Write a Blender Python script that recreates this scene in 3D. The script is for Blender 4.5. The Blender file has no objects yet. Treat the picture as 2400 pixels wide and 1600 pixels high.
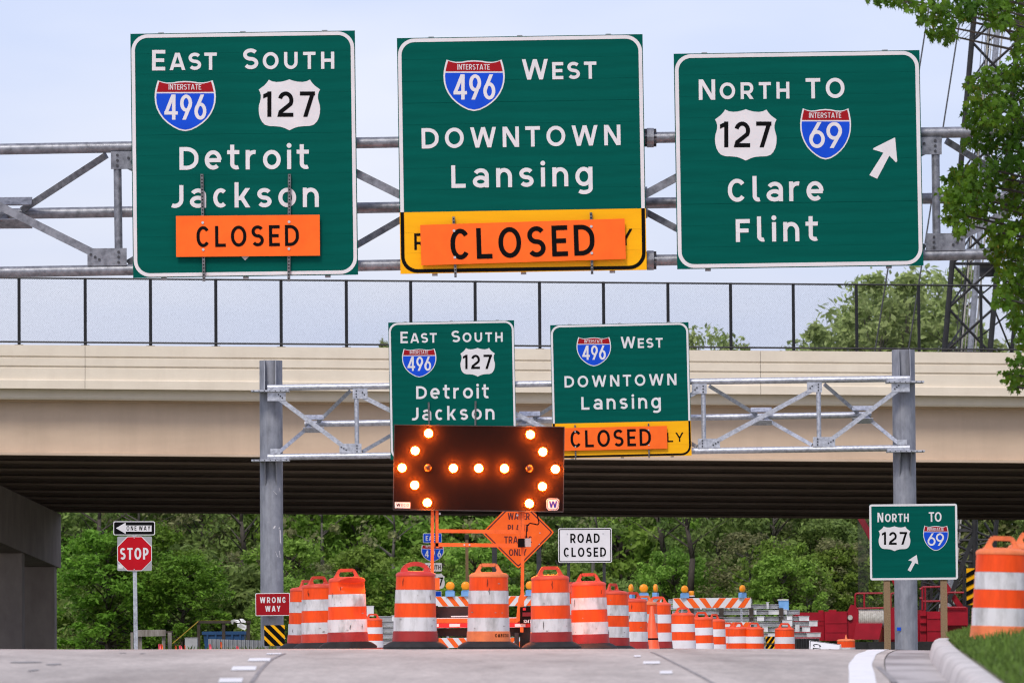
import bpy, bmesh, math, random
from math import sin, cos, pi, radians, atan, sqrt, exp
from mathutils import Vector, Matrix, noise

scene = bpy.context.scene
col = scene.collection
# ---------------------------------------------------------------- camera
F, CX, CY, EYE = 13333.3, 1200.0, 800.0, 1.5      # long lens, pixel units of the 2400 px photograph
PITCH, ROLL = atan(710 / F), radians(0.4)
_r, _f, _u = Vector((1, 0, 0)), Vector((0, cos(PITCH), sin(PITCH))), Vector((0, -sin(PITCH), cos(PITCH)))
RIGHT = _r * cos(ROLL) - _u * sin(ROLL)
UP = _u * cos(ROLL) + _r * sin(ROLL)
FWD = _f
CAM = Vector((0, 0, EYE))
cd = bpy.data.cameras.new('camera')
cam = bpy.data.objects.new('camera', cd); col.objects.link(cam)
cd.sensor_width = 36; cd.lens = F / 2400 * 36; cd.clip_start = 0.5; cd.clip_end = 4000
m3 = Matrix((RIGHT, UP, -FWD)).transposed()
cam.matrix_world = Matrix.Translation(CAM) @ m3.to_4x4()
cd.dof.use_dof = True; cd.dof.focus_distance = 108; cd.dof.aperture_fstop = 5.2
scene.camera = cam
# ---------------------------------------------------------------- sky and sun
SUN_EL, SUN_AZ = radians(48), radians(198)
world = bpy.data.worlds.new('World'); scene.world = world; world.use_nodes = True
nt = world.node_tree; nt.nodes.clear()
sky = nt.nodes.new('ShaderNodeTexSky'); sky.sky_type = 'NISHITA'; sky.sun_disc = False
sky.sun_elevation = SUN_EL; sky.sun_rotation = SUN_AZ; sky.air_density = 1.0; sky.dust_density = 2.0; sky.ozone_density = 2.5
bg = nt.nodes.new('ShaderNodeBackground'); bg.inputs['Strength'].default_value = 0.05
cloud = nt.nodes.new('ShaderNodeBackground'); cloud.inputs['Color'].default_value = (0.70, 0.79, 1.0, 1); cloud.inputs['Strength'].default_value = 0.50
tc = nt.nodes.new('ShaderNodeTexCoord'); mp = nt.nodes.new('ShaderNodeMapping'); mp.inputs['Scale'].default_value = (1.5, 1.5, 5)
cn = nt.nodes.new('ShaderNodeTexNoise'); cn.inputs['Scale'].default_value = 5.0; cn.inputs['Detail'].default_value = 4
cr = nt.nodes.new('ShaderNodeValToRGB')
cr.color_ramp.elements[0].position = 0.3; cr.color_ramp.elements[0].color = (0.55, 0.59, 0.92, 1)
cr.color_ramp.elements[1].position = 0.72; cr.color_ramp.elements[1].color = (0.90, 0.85, 0.985, 1)
addsh = nt.nodes.new('ShaderNodeAddShader'); wo = nt.nodes.new('ShaderNodeOutputWorld')
nt.links.new(tc.outputs['Generated'], mp.inputs['Vector']); nt.links.new(mp.outputs['Vector'], cn.inputs['Vector'])
nt.links.new(cn.outputs['Fac'], cr.inputs['Fac']); nt.links.new(cr.outputs['Color'], cloud.inputs['Color'])
nt.links.new(sky.outputs['Color'], bg.inputs['Color']); nt.links.new(bg.outputs[0], addsh.inputs[0])
nt.links.new(cloud.outputs[0], addsh.inputs[1]); nt.links.new(addsh.outputs[0], wo.inputs['Surface'])
sl = bpy.data.lights.new('sun', 'SUN'); sl.energy = 1.5; sl.angle = radians(14); sl.color = (1, 0.94, 0.86)
sun = bpy.data.objects.new('sun', sl); col.objects.link(sun)
sdir = Vector((sin(SUN_AZ) * cos(SUN_EL), cos(SUN_AZ) * cos(SUN_EL), sin(SUN_EL)))
sun.rotation_euler = (-sdir).to_track_quat('-Z', 'Y').to_euler()
vs = scene.view_settings
vs.view_transform = 'Standard'; vs.look = 'None'; vs.exposure = 0.42; vs.gamma = 1; vs.use_curve_mapping = False
scene.cycles.use_denoising = True; scene.cycles.filter_width = 1.1
scene.cycles.max_bounces = 6; scene.cycles.diffuse_bounces = 3; scene.cycles.glossy_bounces = 2
scene.cycles.transmission_bounces = 3; scene.cycles.transparent_max_bounces = 4
scene.cycles.sample_clamp_indirect = 4.0

def P(px, py, D):
    """photo pixel -> point on the vertical plane y = D"""
    d = FWD + RIGHT * ((px - CX) / F) + UP * ((CY - py) / F)
    return CAM + d * (D / d.y)

def zoomer(x0, y0, s):
    return lambda x, y: (x0 + x / s, y0 + y / s)

# ---------------------------------------------------------------- materials
MATS = {}
def mat(name, c, rough=0.6, metal=0.0, c2=None, scale=6.0, stretch=(1, 1, 1), bump=0.0, bscale=None, detail=5, spec=0.4, lo=0.35, hi=0.68,
        island=0.0, translucent=0.0, emit=None, estr=0.0, objrand=0.0, coat=0.0, streak=0.0, sscale=(2.2, 2.2, .12)):
    if name in MATS: return MATS[name]
    m = bpy.data.materials.new(name); m.use_nodes = True; t = m.node_tree; N = t.nodes; L = t.links
    b = N['Principled BSDF']; out = N['Material Output']
    b.inputs['Roughness'].default_value = rough; b.inputs['Metallic'].default_value = metal
    b.inputs['Specular IOR Level'].default_value = spec; b.inputs['Coat Weight'].default_value = coat
    b.inputs['Base Color'].default_value = (*c, 1); m.diffuse_color = (*c, 1)
    if emit:
        b.inputs['Emission Color'].default_value = (*emit, 1); b.inputs['Emission Strength'].default_value = estr
    src = None
    if c2 or bump:
        tcn = N.new('ShaderNodeTexCoord'); mpn = N.new('ShaderNodeMapping'); mpn.inputs['Scale'].default_value = stretch
        L.new(tcn.outputs['Object'], mpn.inputs['Vector'])
    if c2:
        n = N.new('ShaderNodeTexNoise'); n.inputs['Scale'].default_value = scale; n.inputs['Detail'].default_value = detail
        n.inputs['Roughness'].default_value = 0.62
        L.new(mpn.outputs['Vector'], n.inputs['Vector'])
        r = N.new('ShaderNodeValToRGB'); e = r.color_ramp.elements
        e[0].position = lo; e[0].color = (*c2, 1); e[1].position = hi; e[1].color = (*c, 1)
        L.new(n.outputs['Fac'], r.inputs['Fac']); src = r.outputs['Color']
    if streak:
        m4 = N.new('ShaderNodeMapping'); m4.inputs['Scale'].default_value = sscale; L.new(tcn.outputs['Object'], m4.inputs['Vector'])
        n4 = N.new('ShaderNodeTexNoise'); n4.inputs['Scale'].default_value = 2.0; n4.inputs['Detail'].default_value = 7; n4.inputs['Roughness'].default_value = .68
        L.new(m4.outputs['Vector'], n4.inputs['Vector']); r4 = N.new('ShaderNodeValToRGB'); e4 = r4.color_ramp.elements
        e4[0].position = .30; e4[0].color = (1 - streak, 1 - streak * 1.03, 1 - streak * 1.08, 1); e4[1].position = .56; e4[1].color = (1, 1, 1, 1)
        L.new(n4.outputs['Fac'], r4.inputs['Fac']); x4 = N.new('ShaderNodeMix'); x4.data_type = 'RGBA'; x4.blend_type = 'MULTIPLY'; x4.inputs['Factor'].default_value = 1
        L.new(src, x4.inputs['A']); L.new(r4.outputs['Color'], x4.inputs['B']); src = x4.outputs['Result']
    if island or objrand:
        h = N.new('ShaderNodeHueSaturation')
        if src: L.new(src, h.inputs['Color'])
        else: h.inputs['Color'].default_value = (*c, 1)
        vv = None
        if island:
            g = N.new('ShaderNodeNewGeometry'); mr = N.new('ShaderNodeMapRange')
            mr.inputs['To Min'].default_value = 1 - island; mr.inputs['To Max'].default_value = 1 + island
            L.new(g.outputs['Random Per Island'], mr.inputs['Value']); vv = mr.outputs['Result']
        if objrand:
            oi = N.new('ShaderNodeObjectInfo'); mo = N.new('ShaderNodeMapRange')
            mo.inputs['To Min'].default_value = 1 - objrand; mo.inputs['To Max'].default_value = 1 + objrand
            L.new(oi.outputs['Random'], mo.inputs['Value'])
            mh = N.new('ShaderNodeMapRange'); mh.inputs['To Min'].default_value = 0.5 - objrand * 0.05; mh.inputs['To Max'].default_value = 0.5 + objrand * 0.05
            L.new(oi.outputs['Random'], mh.inputs['Value']); L.new(mh.outputs['Result'], h.inputs['Hue'])
            if vv:
                mm = N.new('ShaderNodeMath'); mm.operation = 'MULTIPLY'; L.new(vv, mm.inputs[0]); L.new(mo.outputs['Result'], mm.inputs[1]); vv = mm.outputs[0]
            else: vv = mo.outputs['Result']
        L.new(vv, h.inputs['Value']); src = h.outputs['Color']
    if src: L.new(src, b.inputs['Base Color'])
    if bump:
        n2 = N.new('ShaderNodeTexNoise'); n2.inputs['Scale'].default_value = bscale or scale * 4; n2.inputs['Detail'].default_value = 4
        L.new(mpn.outputs['Vector'], n2.inputs['Vector'])
        bp = N.new('ShaderNodeBump'); bp.inputs['Strength'].default_value = bump; bp.inputs['Distance'].default_value = 0.02
        L.new(n2.outputs['Fac'], bp.inputs['Height']); L.new(bp.outputs['Normal'], b.inputs['Normal'])
    if translucent:
        tr = N.new('ShaderNodeBsdfTranslucent'); mx = N.new('ShaderNodeMixShader'); mx.inputs['Fac'].default_value = translucent
        if src: L.new(src, tr.inputs['Color'])
        else: tr.inputs['Color'].default_value = (*c, 1)
        L.new(b.outputs[0], mx.inputs[1]); L.new(tr.outputs[0], mx.inputs[2]); L.new(mx.outputs[0], out.inputs['Surface'])
    MATS[name] = m
    return m

M = {}
M['green'] = mat('sign_green', (0.0005, 0.100, 0.076), 0.6, c2=(0.0003, 0.078, 0.059), scale=1.3, stretch=(0.35, 5.0, 1), bump=0.10, bscale=2.0, spec=0.04)
M['white'] = mat('sign_white', (0.74, 0.72, 0.72), 0.55, c2=(0.67, 0.65, 0.65), scale=3, spec=0.15)
M['yellow'] = mat('sign_yellow', (0.95, 0.46, 0.004), 0.4, c2=(0.88, 0.41, 0.004), scale=2, stretch=(0.4, 4, 1), spec=0.14)
M['black'] = mat('sign_black', (0.004, 0.004, 0.0045), 0.6, spec=0.06)
M['closed'] = mat('sign_orange', (0.98, 0.155, 0.018), 0.45, c2=(0.90, 0.13, 0.016), scale=3, lo=0.3, hi=0.6, spec=0.14)
M['constr'] = mat('construction_orange', (0.95, 0.14, 0.02), 0.45, c2=(0.85, 0.115, 0.016), scale=4, spec=0.14)
M['iblue'] = mat('interstate_blue', (0.006, 0.075, 0.62), 0.4, c2=(0.005, 0.062, 0.53), scale=3, spec=0.14)
M['ired'] = mat('interstate_red', (0.36, 0.006, 0.012), 0.4, c2=(0.29, 0.005, 0.01), scale=3, spec=0.14)
M['stopred'] = mat('stop_red', (0.52, 0.005, 0.014), 0.38, c2=(0.45, 0.004, 0.012), scale=4, spec=0.14)
M['alum'] = mat('aluminium_back', (0.40, 0.40, 0.41), 0.45, 0.6, c2=(0.32, 0.32, 0.33), scale=5)
M['galv'] = mat('galvanised_steel', (0.60, 0.62, 0.665), 0.42, 0.65, c2=(0.30, 0.31, 0.34), scale=11, stretch=(1, 1, 1.2), bump=0.08, bscale=70, lo=0.25, hi=0.62)
M['galvnear'] = mat('dark_galvanised_steel', (0.28, 0.29, 0.315), 0.42, 0.45, c2=(0.11, 0.115, 0.13), scale=10, bump=0.1, bscale=70, lo=0.28, hi=0.62)  # darker tone of the galvanised steel, used on the three-sign gantry truss
M['galvd'] = mat('weathered_steel_post', (0.31, 0.32, 0.355), 0.5, 0.2, c2=(0.20, 0.21, 0.24), scale=5, stretch=(1, 1, 0.5), detail=9, bump=0.05, bscale=50, lo=.3, hi=.62, streak=.22, sscale=(5, 5, .25))
M['steeldark'] = mat('dark_steel', (0.05, 0.05, 0.052), 0.5, 0.4, c2=(0.03, 0.03, 0.03), scale=8)
M['channel'] = mat('perforated_channel', (0.20, 0.20, 0.205), 0.5, 0.4, c2=(0.11, 0.11, 0.11), scale=12)
M['bolt'] = mat('bolt_steel', (0.07, 0.07, 0.075), 0.45, 0.6)
M['boltlight'] = mat('bolt_zinc', (0.6, 0.6, 0.6), 0.35, 0.7)
M['parapet'] = mat('parapet_concrete', (0.78, 0.695, 0.555), 0.85, c2=(0.70, 0.615, 0.485), scale=1.6, bump=0.12, bscale=22, stretch=(0.5, 1, 1), lo=0.3, hi=0.7, streak=.055, sscale=(.9, .9, .15))
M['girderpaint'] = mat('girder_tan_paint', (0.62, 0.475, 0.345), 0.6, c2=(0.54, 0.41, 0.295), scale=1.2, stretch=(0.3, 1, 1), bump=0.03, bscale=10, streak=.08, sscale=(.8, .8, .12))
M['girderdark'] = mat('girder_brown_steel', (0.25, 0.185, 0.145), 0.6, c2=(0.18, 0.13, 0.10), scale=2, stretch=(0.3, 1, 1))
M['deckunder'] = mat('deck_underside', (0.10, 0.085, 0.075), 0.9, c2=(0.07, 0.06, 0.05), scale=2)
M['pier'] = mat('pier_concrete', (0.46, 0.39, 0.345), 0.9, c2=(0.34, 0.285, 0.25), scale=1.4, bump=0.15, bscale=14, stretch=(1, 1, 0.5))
M['fence'] = mat('fence_black_vinyl', (0.012, 0.012, 0.013), 0.45, spec=0.35)
M['road'] = None
M['paint'] = mat('road_paint_white', (0.82, 0.82, 0.81), 0.7, c2=(0.55, 0.55, 0.54), scale=5, detail=8, lo=0.22, hi=0.5)
M['tar'] = mat('tar_seal', (0.17, 0.165, 0.16), 0.8, c2=(0.34, 0.32, 0.305), scale=3)
M['gutter'] = mat('gutter_concrete', (0.46, 0.43, 0.41), 0.9, c2=(0.13, 0.12, 0.11), scale=1.1, detail=8, bump=0.2, bscale=12, stretch=(1, 0.35, 1), lo=0.30, hi=0.58)
M['curb'] = mat('curb_concrete', (0.62, 0.585, 0.55), 0.9, c2=(0.36, 0.34, 0.315), scale=1.6, detail=10, bump=0.5, bscale=16, lo=.28, hi=.55)
M['rubber'] = mat('rubber_base', (0.012, 0.012, 0.013), 0.8, c2=(0.024, 0.024, 0.024), scale=7, bump=0.15, bscale=20)
M['drumorange'] = mat('drum_orange_sheeting', (0.96, 0.082, 0.004), 0.5, c2=(0.78, 0.055, 0.003), scale=5, stretch=(1, 1, 0.5), spec=0.3, lo=0.2, hi=0.55, streak=.22, sscale=(5, 5, .9))
M['drumwhite'] = mat('drum_white_sheeting', (0.70, 0.69, 0.69), 0.5, c2=(0.36, 0.35, 0.335), scale=4.5, stretch=(1.5, 1.5, 0.6), detail=9, spec=0.35, lo=0.30, hi=0.56, streak=.14, sscale=(6, 6, .8))
M['drumwhite2'] = mat('drum_white_sheeting_clean', (0.76, 0.73, 0.74), 0.5, c2=(0.64, 0.61, 0.60), scale=4, detail=7, spec=0.35, lo=0.26, hi=0.5)
M['drumplastic'] = mat('drum_red_orange_plastic', (0.60, 0.055, 0.022), 0.5, c2=(0.40, 0.03, 0.015), scale=6, detail=7, bump=0.05, bscale=20, lo=0.3, hi=0.6)
M['drumlid'] = mat('drum_lid_plastic', (0.72, 0.075, 0.03), 0.5, c2=(0.55, 0.045, 0.02), scale=6, detail=7, bump=0.05, bscale=20, lo=0.3, hi=0.6)
M['drumred'] = mat('drum_dark_red_plastic', (0.36, 0.022, 0.018), 0.5, c2=(0.24, 0.014, 0.012), scale=6, detail=7, lo=0.3, hi=0.6)
M['drumpale'] = mat('drum_faded_orange_plastic', (0.86, 0.22, 0.07), 0.55, c2=(0.62, 0.14, 0.045), scale=6, detail=7, lo=0.3, hi=0.6)
M['wood'] = mat('timber_post', (0.30, 0.20, 0.11), 0.8, c2=(0.20, 0.125, 0.065), scale=6, stretch=(6, 6, 0.5), bump=0.1)
M['woodgrey'] = mat('weathered_timber', (0.30, 0.275, 0.24), 0.85, c2=(0.16, 0.135, 0.11), scale=5, stretch=(3, 3, 0.6), bump=0.1)
M['wooddark'] = mat('dark_timber', (0.06, 0.045, 0.035), 0.85, c2=(0.035, 0.027, 0.02), scale=5)
M['traileror'] = mat('trailer_orange', (0.80, 0.15, 0.018), 0.45, c2=(0.62, 0.10, 0.012), scale=5, spec=0.4)
M['board'] = mat('arrow_board_black', (0.011, 0.0045, 0.0035), 0.8, c2=(0.009, 0.004, 0.003), scale=4, spec=0.08)
M['lampon'] = mat('amber_lamp_lit', (0.9, 0.3, 0.03), 0.4, emit=(1.0, 0.17, 0.008), estr=1100.0)
M['lampoff'] = mat('amber_lamp_unlit', (0.05, 0.022, 0.01), 0.4, c2=(0.015, 0.008, 0.005), scale=30)
M['amber'] = mat('amber_lens', (0.98, 0.34, 0.008), 0.3, c2=(0.85, 0.27, 0.006), scale=20)
M['lightblue'] = mat('light_blue_plastic', (0.20, 0.42, 0.74), 0.45, c2=(0.15, 0.34, 0.62), scale=6)
M['red'] = mat('crane_red_paint', (0.40, 0.006, 0.022), 0.4, c2=(0.29, 0.004, 0.015), scale=2, spec=0.4)
M['redbright'] = mat('reflective_red', (0.62, 0.02, 0.02), 0.4)
M['lattice'] = mat('crane_lattice_black', (0.035, 0.034, 0.034), 0.5, 0.2, c2=(0.02, 0.02, 0.02), scale=5)
M['cable'] = mat('steel_cable', (0.06, 0.06, 0.06), 0.5, 0.4)
M['rope'] = mat('winch_rope', (0.62, 0.60, 0.54), 0.7, c2=(0.42, 0.40, 0.35), scale=9)
M['maroon'] = mat('battery_box_maroon', (0.05, 0.014, 0.012), 0.6, c2=(0.03, 0.01, 0.008), scale=5)
M['tire'] = mat('tire_rubber', (0.018, 0.018, 0.018), 0.8, c2=(0.03, 0.03, 0.03), scale=9)
M['greybox'] = mat('grey_box', (0.42, 0.42, 0.42), 0.7, c2=(0.33, 0.33, 0.33), scale=5)
M['corr'] = mat('corrugated_grey', (0.33, 0.34, 0.35), 0.6, 0.2, c2=(0.26, 0.27, 0.28), scale=5)
M['bluebin'] = mat('blue_bin', (0.012, 0.065, 0.17), 0.5, c2=(0.008, 0.045, 0.12), scale=4)
M['rag'] = mat('white_rag', (0.8, 0.79, 0.77), 0.9)
M['strap'] = mat('yellow_strap', (0.35, 0.24, 0.03), 0.8)
M['pink'] = mat('pink_flag', (0.95, 0.16, 0.22), 0.7)
M['flagor'] = mat('orange_flag', (0.95, 0.17, 0.03), 0.7)
M['ground'] = mat('dirt_and_grass_ground', (0.13, 0.15, 0.06), 0.95, c2=(0.10, 0.085, 0.06), scale=0.25, detail=8, bump=0.3, bscale=3)
M['bark'] = mat('bark', (0.085, 0.07, 0.055), 0.9, c2=(0.045, 0.038, 0.03), scale=5, stretch=(3, 3, 0.6), bump=0.3)
M['barkpale'] = mat('bark_pale', (0.16, 0.15, 0.125), 0.9, c2=(0.08, 0.07, 0.06), scale=5, stretch=(3, 3, 0.6), bump=0.3)

# concrete road with faint slabs tone, tyre darkening and fine speckle
def road_mat():
    m = bpy.data.materials.new('concrete_pavement'); m.use_nodes = True; t = m.node_tree; N = t.nodes; L = t.links
    b = N['Principled BSDF']; b.inputs['Roughness'].default_value = 0.85; b.inputs['Specular IOR Level'].default_value = 0.3
    tcn = N.new('ShaderNodeTexCoord')
    def nz(scale, st, det=6, rough=0.6):
        mpn = N.new('ShaderNodeMapping'); mpn.inputs['Scale'].default_value = st; L.new(tcn.outputs['Object'], mpn.inputs['Vector'])
        n = N.new('ShaderNodeTexNoise'); n.inputs['Scale'].default_value = scale; n.inputs['Detail'].default_value = det; n.inputs['Roughness'].default_value = rough
        L.new(mpn.outputs['Vector'], n.inputs['Vector']); return n.outputs['Fac']
    r = N.new('ShaderNodeValToRGB'); e = r.color_ramp.elements
    e[0].position = 0.34; e[0].color = (0.37, 0.337, 0.30, 1); e[1].position = 0.66; e[1].color = (0.63, 0.568, 0.505, 1)
    L.new(nz(1.0, (0.6, 0.10, 1), 9, 0.72), r.inputs['Fac'])
    r2 = N.new('ShaderNodeValToRGB'); e = r2.color_ramp.elements
    e[0].position = 0.30; e[0].color = (0.66, 0.65, 0.64, 1); e[1].position = 0.50; e[1].color = (1, 1, 1, 1)
    L.new(nz(0.7, (1.0, 0.05, 1), 4, 0.5), r2.inputs['Fac'])
    mx = N.new('ShaderNodeMix'); mx.data_type = 'RGBA'; mx.blend_type = 'MULTIPLY'; mx.inputs['Factor'].default_value = 0.9
    L.new(r.outputs['Color'], mx.inputs['A']); L.new(r2.outputs['Color'], mx.inputs['B'])
    r3 = N.new('ShaderNodeValToRGB'); e = r3.color_ramp.elements
    e[0].position = 0.35; e[0].color = (0.70, 0.70, 0.70, 1); e[1].position = 0.6; e[1].color = (1.04, 1.04, 1.04, 1)
    L.new(nz(14, (1, 0.22, 1), 6, 0.75), r3.inputs['Fac'])
    mx2 = N.new('ShaderNodeMix'); mx2.data_type = 'RGBA'; mx2.blend_type = 'MULTIPLY'; mx2.inputs['Factor'].default_value = 0.8
    L.new(mx.outputs['Result'], mx2.inputs['A']); L.new(r3.outputs['Color'], mx2.inputs['B'])
    L.new(mx2.outputs['Result'], b.inputs['Base Color'])
    bp = N.new('ShaderNodeBump'); bp.inputs['Strength'].default_value = 0.25; bp.inputs['Distance'].default_value = 0.01
    L.new(nz(30, (1, 1, 1), 3), bp.inputs['Height']); L.new(bp.outputs['Normal'], b.inputs['Normal'])
    return m
M['road'] = road_mat()

def leafmat(name, c, c2, tr=0.45, isl=0.35, obr=0.22):
    c = tuple(1.22 * q for q in c); c2 = tuple(1.22 * q for q in c2)
    return mat(name, c, 0.6, c2=c2, scale=0.8, detail=3, island=isl, translucent=tr, objrand=obr, spec=0.25)
M['leafbright'] = leafmat('leaf_bright', (0.25, 0.38, 0.065), (0.16, 0.27, 0.04))
M['leafmid'] = leafmat('leaf_mid', (0.22, 0.30, 0.08), (0.14, 0.21, 0.05))
M['leafdark'] = leafmat('leaf_dark', (0.20, 0.33, 0.045), (0.12, 0.235, 0.028))
M['leafbush'] = leafmat('leaf_bush', (0.17, 0.31, 0.035), (0.10, 0.21, 0.02))
M['leafolive'] = leafmat('leaf_olive', (0.27, 0.28, 0.12), (0.18, 0.19, 0.08))
M['leafnear'] = leafmat('leaf_near', (0.095, 0.19, 0.010), (0.035, 0.095, 0.004), 0.42, 0.3, 0)
M['leafpoplar'] = leafmat('leaf_poplar', (0.33, 0.39, 0.15), (0.25, 0.31, 0.11))
M['grass'] = mat('grass_blade', (0.165, 0.26, 0.05), 0.6, c2=(0.095, 0.175, 0.028), scale=1.5, island=0.4, translucent=0.25, spec=0.25)

# ---------------------------------------------------------------- mesh builder
class MB:
    def __init__(self): self.v = []; self.f = []
    def add(self, vs, fs):
        o = len(self.v); self.v += [Vector(p) for p in vs]; self.f += [tuple(i + o for i in f) for f in fs]; return self
    def box(self, c, s, R=None):
        c = Vector(c); x, y, z = s[0] / 2, s[1] / 2, s[2] / 2
        vs = [Vector((sx * x, sy * y, sz * z)) for sz in (-1, 1) for sy in (-1, 1) for sx in (-1, 1)]
        if R is not None: vs = [R @ q for q in vs]
        return self.add([q + c for q in vs], [(0, 2, 3, 1), (4, 5, 7, 6), (0, 1, 5, 4), (2, 6, 7, 3), (0, 4, 6, 2), (1, 3, 7, 5)])
    def box2(self, a, b):
        a, b = Vector(a), Vector(b); return self.box((a + b) / 2, [abs(q) for q in (b - a)])
    def bar(self, p0, p1, w, h, upv=(0, 0, 1)):
        p0, p1 = Vector(p0), Vector(p1); d = p1 - p0; l = d.length; d.normalize()
        s = d.cross(Vector(upv))
        if s.length < 1e-4: s = d.cross(Vector((0, 1, 0)))
        s.normalize(); u = s.cross(d)
        return self.box((p0 + p1) / 2, (l, w, h), Matrix((d, s, u)).transposed())
    def tube(self, p0, p1, r, n=12, r1=None, caps=True):
        p0, p1 = Vector(p0), Vector(p1); r1 = r if r1 is None else r1
        d = (p1 - p0).normalized(); a = d.orthogonal().normalized(); b = d.cross(a)
        vs = [p + (a * cos(2 * pi * i / n) + b * sin(2 * pi * i / n)) * rr for p, rr in ((p0, r), (p1, r1)) for i in range(n)]
        fs = [(i, (i + 1) % n, n + (i + 1) % n, n + i) for i in range(n)]
        if caps: fs += [tuple(range(n - 1, -1, -1)), tuple(range(n, 2 * n))]
        return self.add(vs, fs)
    def path(self, pts, r, n=8):
        for a, b in zip(pts[:-1], pts[1:]): self.tube(a, b, r, n)
        return self
    def lathe(self, prof, n=32, c=(0, 0, 0), f=None):
        c = Vector(c); vs = []
        for (r, z) in prof:
            for i in range(n):
                a = 2 * pi * i / n; q = Vector((r * cos(a), r * sin(a), z)); vs.append((f(q) if f else q) + c)
        fs = [(k * n + i, k * n + (i + 1) % n, (k + 1) * n + (i + 1) % n, (k + 1) * n + i) for k in range(len(prof) - 1) for i in range(n)]
        return self.add(vs, fs)
    def poly(self, pts, z=0.0): return self.add([(p[0], p[1], z) for p in pts], [tuple(range(len(pts)))])
    def slab(self, pts, z0, z1):
        """extruded polygon in the local xy plane, front face at z1"""
        n = len(pts); vs = [(p[0], p[1], z0) for p in pts] + [(p[0], p[1], z1) for p in pts]
        return self.add(vs, [tuple(range(n - 1, -1, -1)), tuple(range(n, 2 * n))] + [(i, (i + 1) % n, n + (i + 1) % n, n + i) for i in range(n)])
    def ring(self, outer, inner, z):
        n = len(outer); return self.add([(p[0], p[1], z) for p in outer] + [(p[0], p[1], z) for p in inner], [(i, (i + 1) % n, n + (i + 1) % n, n + i) for i in range(n)])
    def mesh(self, name, m, smooth=False):
        me = bpy.data.meshes.new(name); me.from_pydata([tuple(q) for q in self.v], [], self.f); me.update()
        me.materials.append(m)
        if smooth: me.shade_smooth()
        return me
    def build(self, name, m, parent=None, smooth=False, world=False, sharp=None):
        if world and parent is not None:
            Wi = wmat(parent).inverted(); self.v = [Wi @ q for q in self.v]
        me = self.mesh(name, m, smooth)
        if sharp is not None: me.set_sharp_from_angle(angle=radians(sharp))
        return obj(name, me, parent)

def wmat(o):
    m = o.matrix_basis.copy()
    while o.parent: o = o.parent; m = o.matrix_basis @ m
    return m
def obj(name, me, parent=None, mtx=None):
    o = bpy.data.objects.new(name, me); col.objects.link(o)
    if parent: o.parent = parent
    if mtx is not None: o.matrix_basis = mtx
    return o
def thing(name, label, cat, mtx=None, loc=None, group=None):
    o = bpy.data.objects.new(name, None); col.objects.link(o); o.empty_display_size = 0.3
    if mtx is not None: o.matrix_basis = mtx
    if loc is not None: o.location = loc
    o['label'] = label; o['category'] = cat
    if group: o['group'] = group
    return o
def tag(o, label, cat, group=None):
    o['label'] = label; o['category'] = cat
    if group: o['group'] = group
    return o
def struct(o): o['kind'] = 'structure'; return o
def stuff(o): o['kind'] = 'stuff'; return o
def copy_tree(o, parent=None):
    c = o.copy(); col.objects.link(c); c.parent = parent
    for ch in list(o.children): copy_tree(ch, c)
    return c

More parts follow.
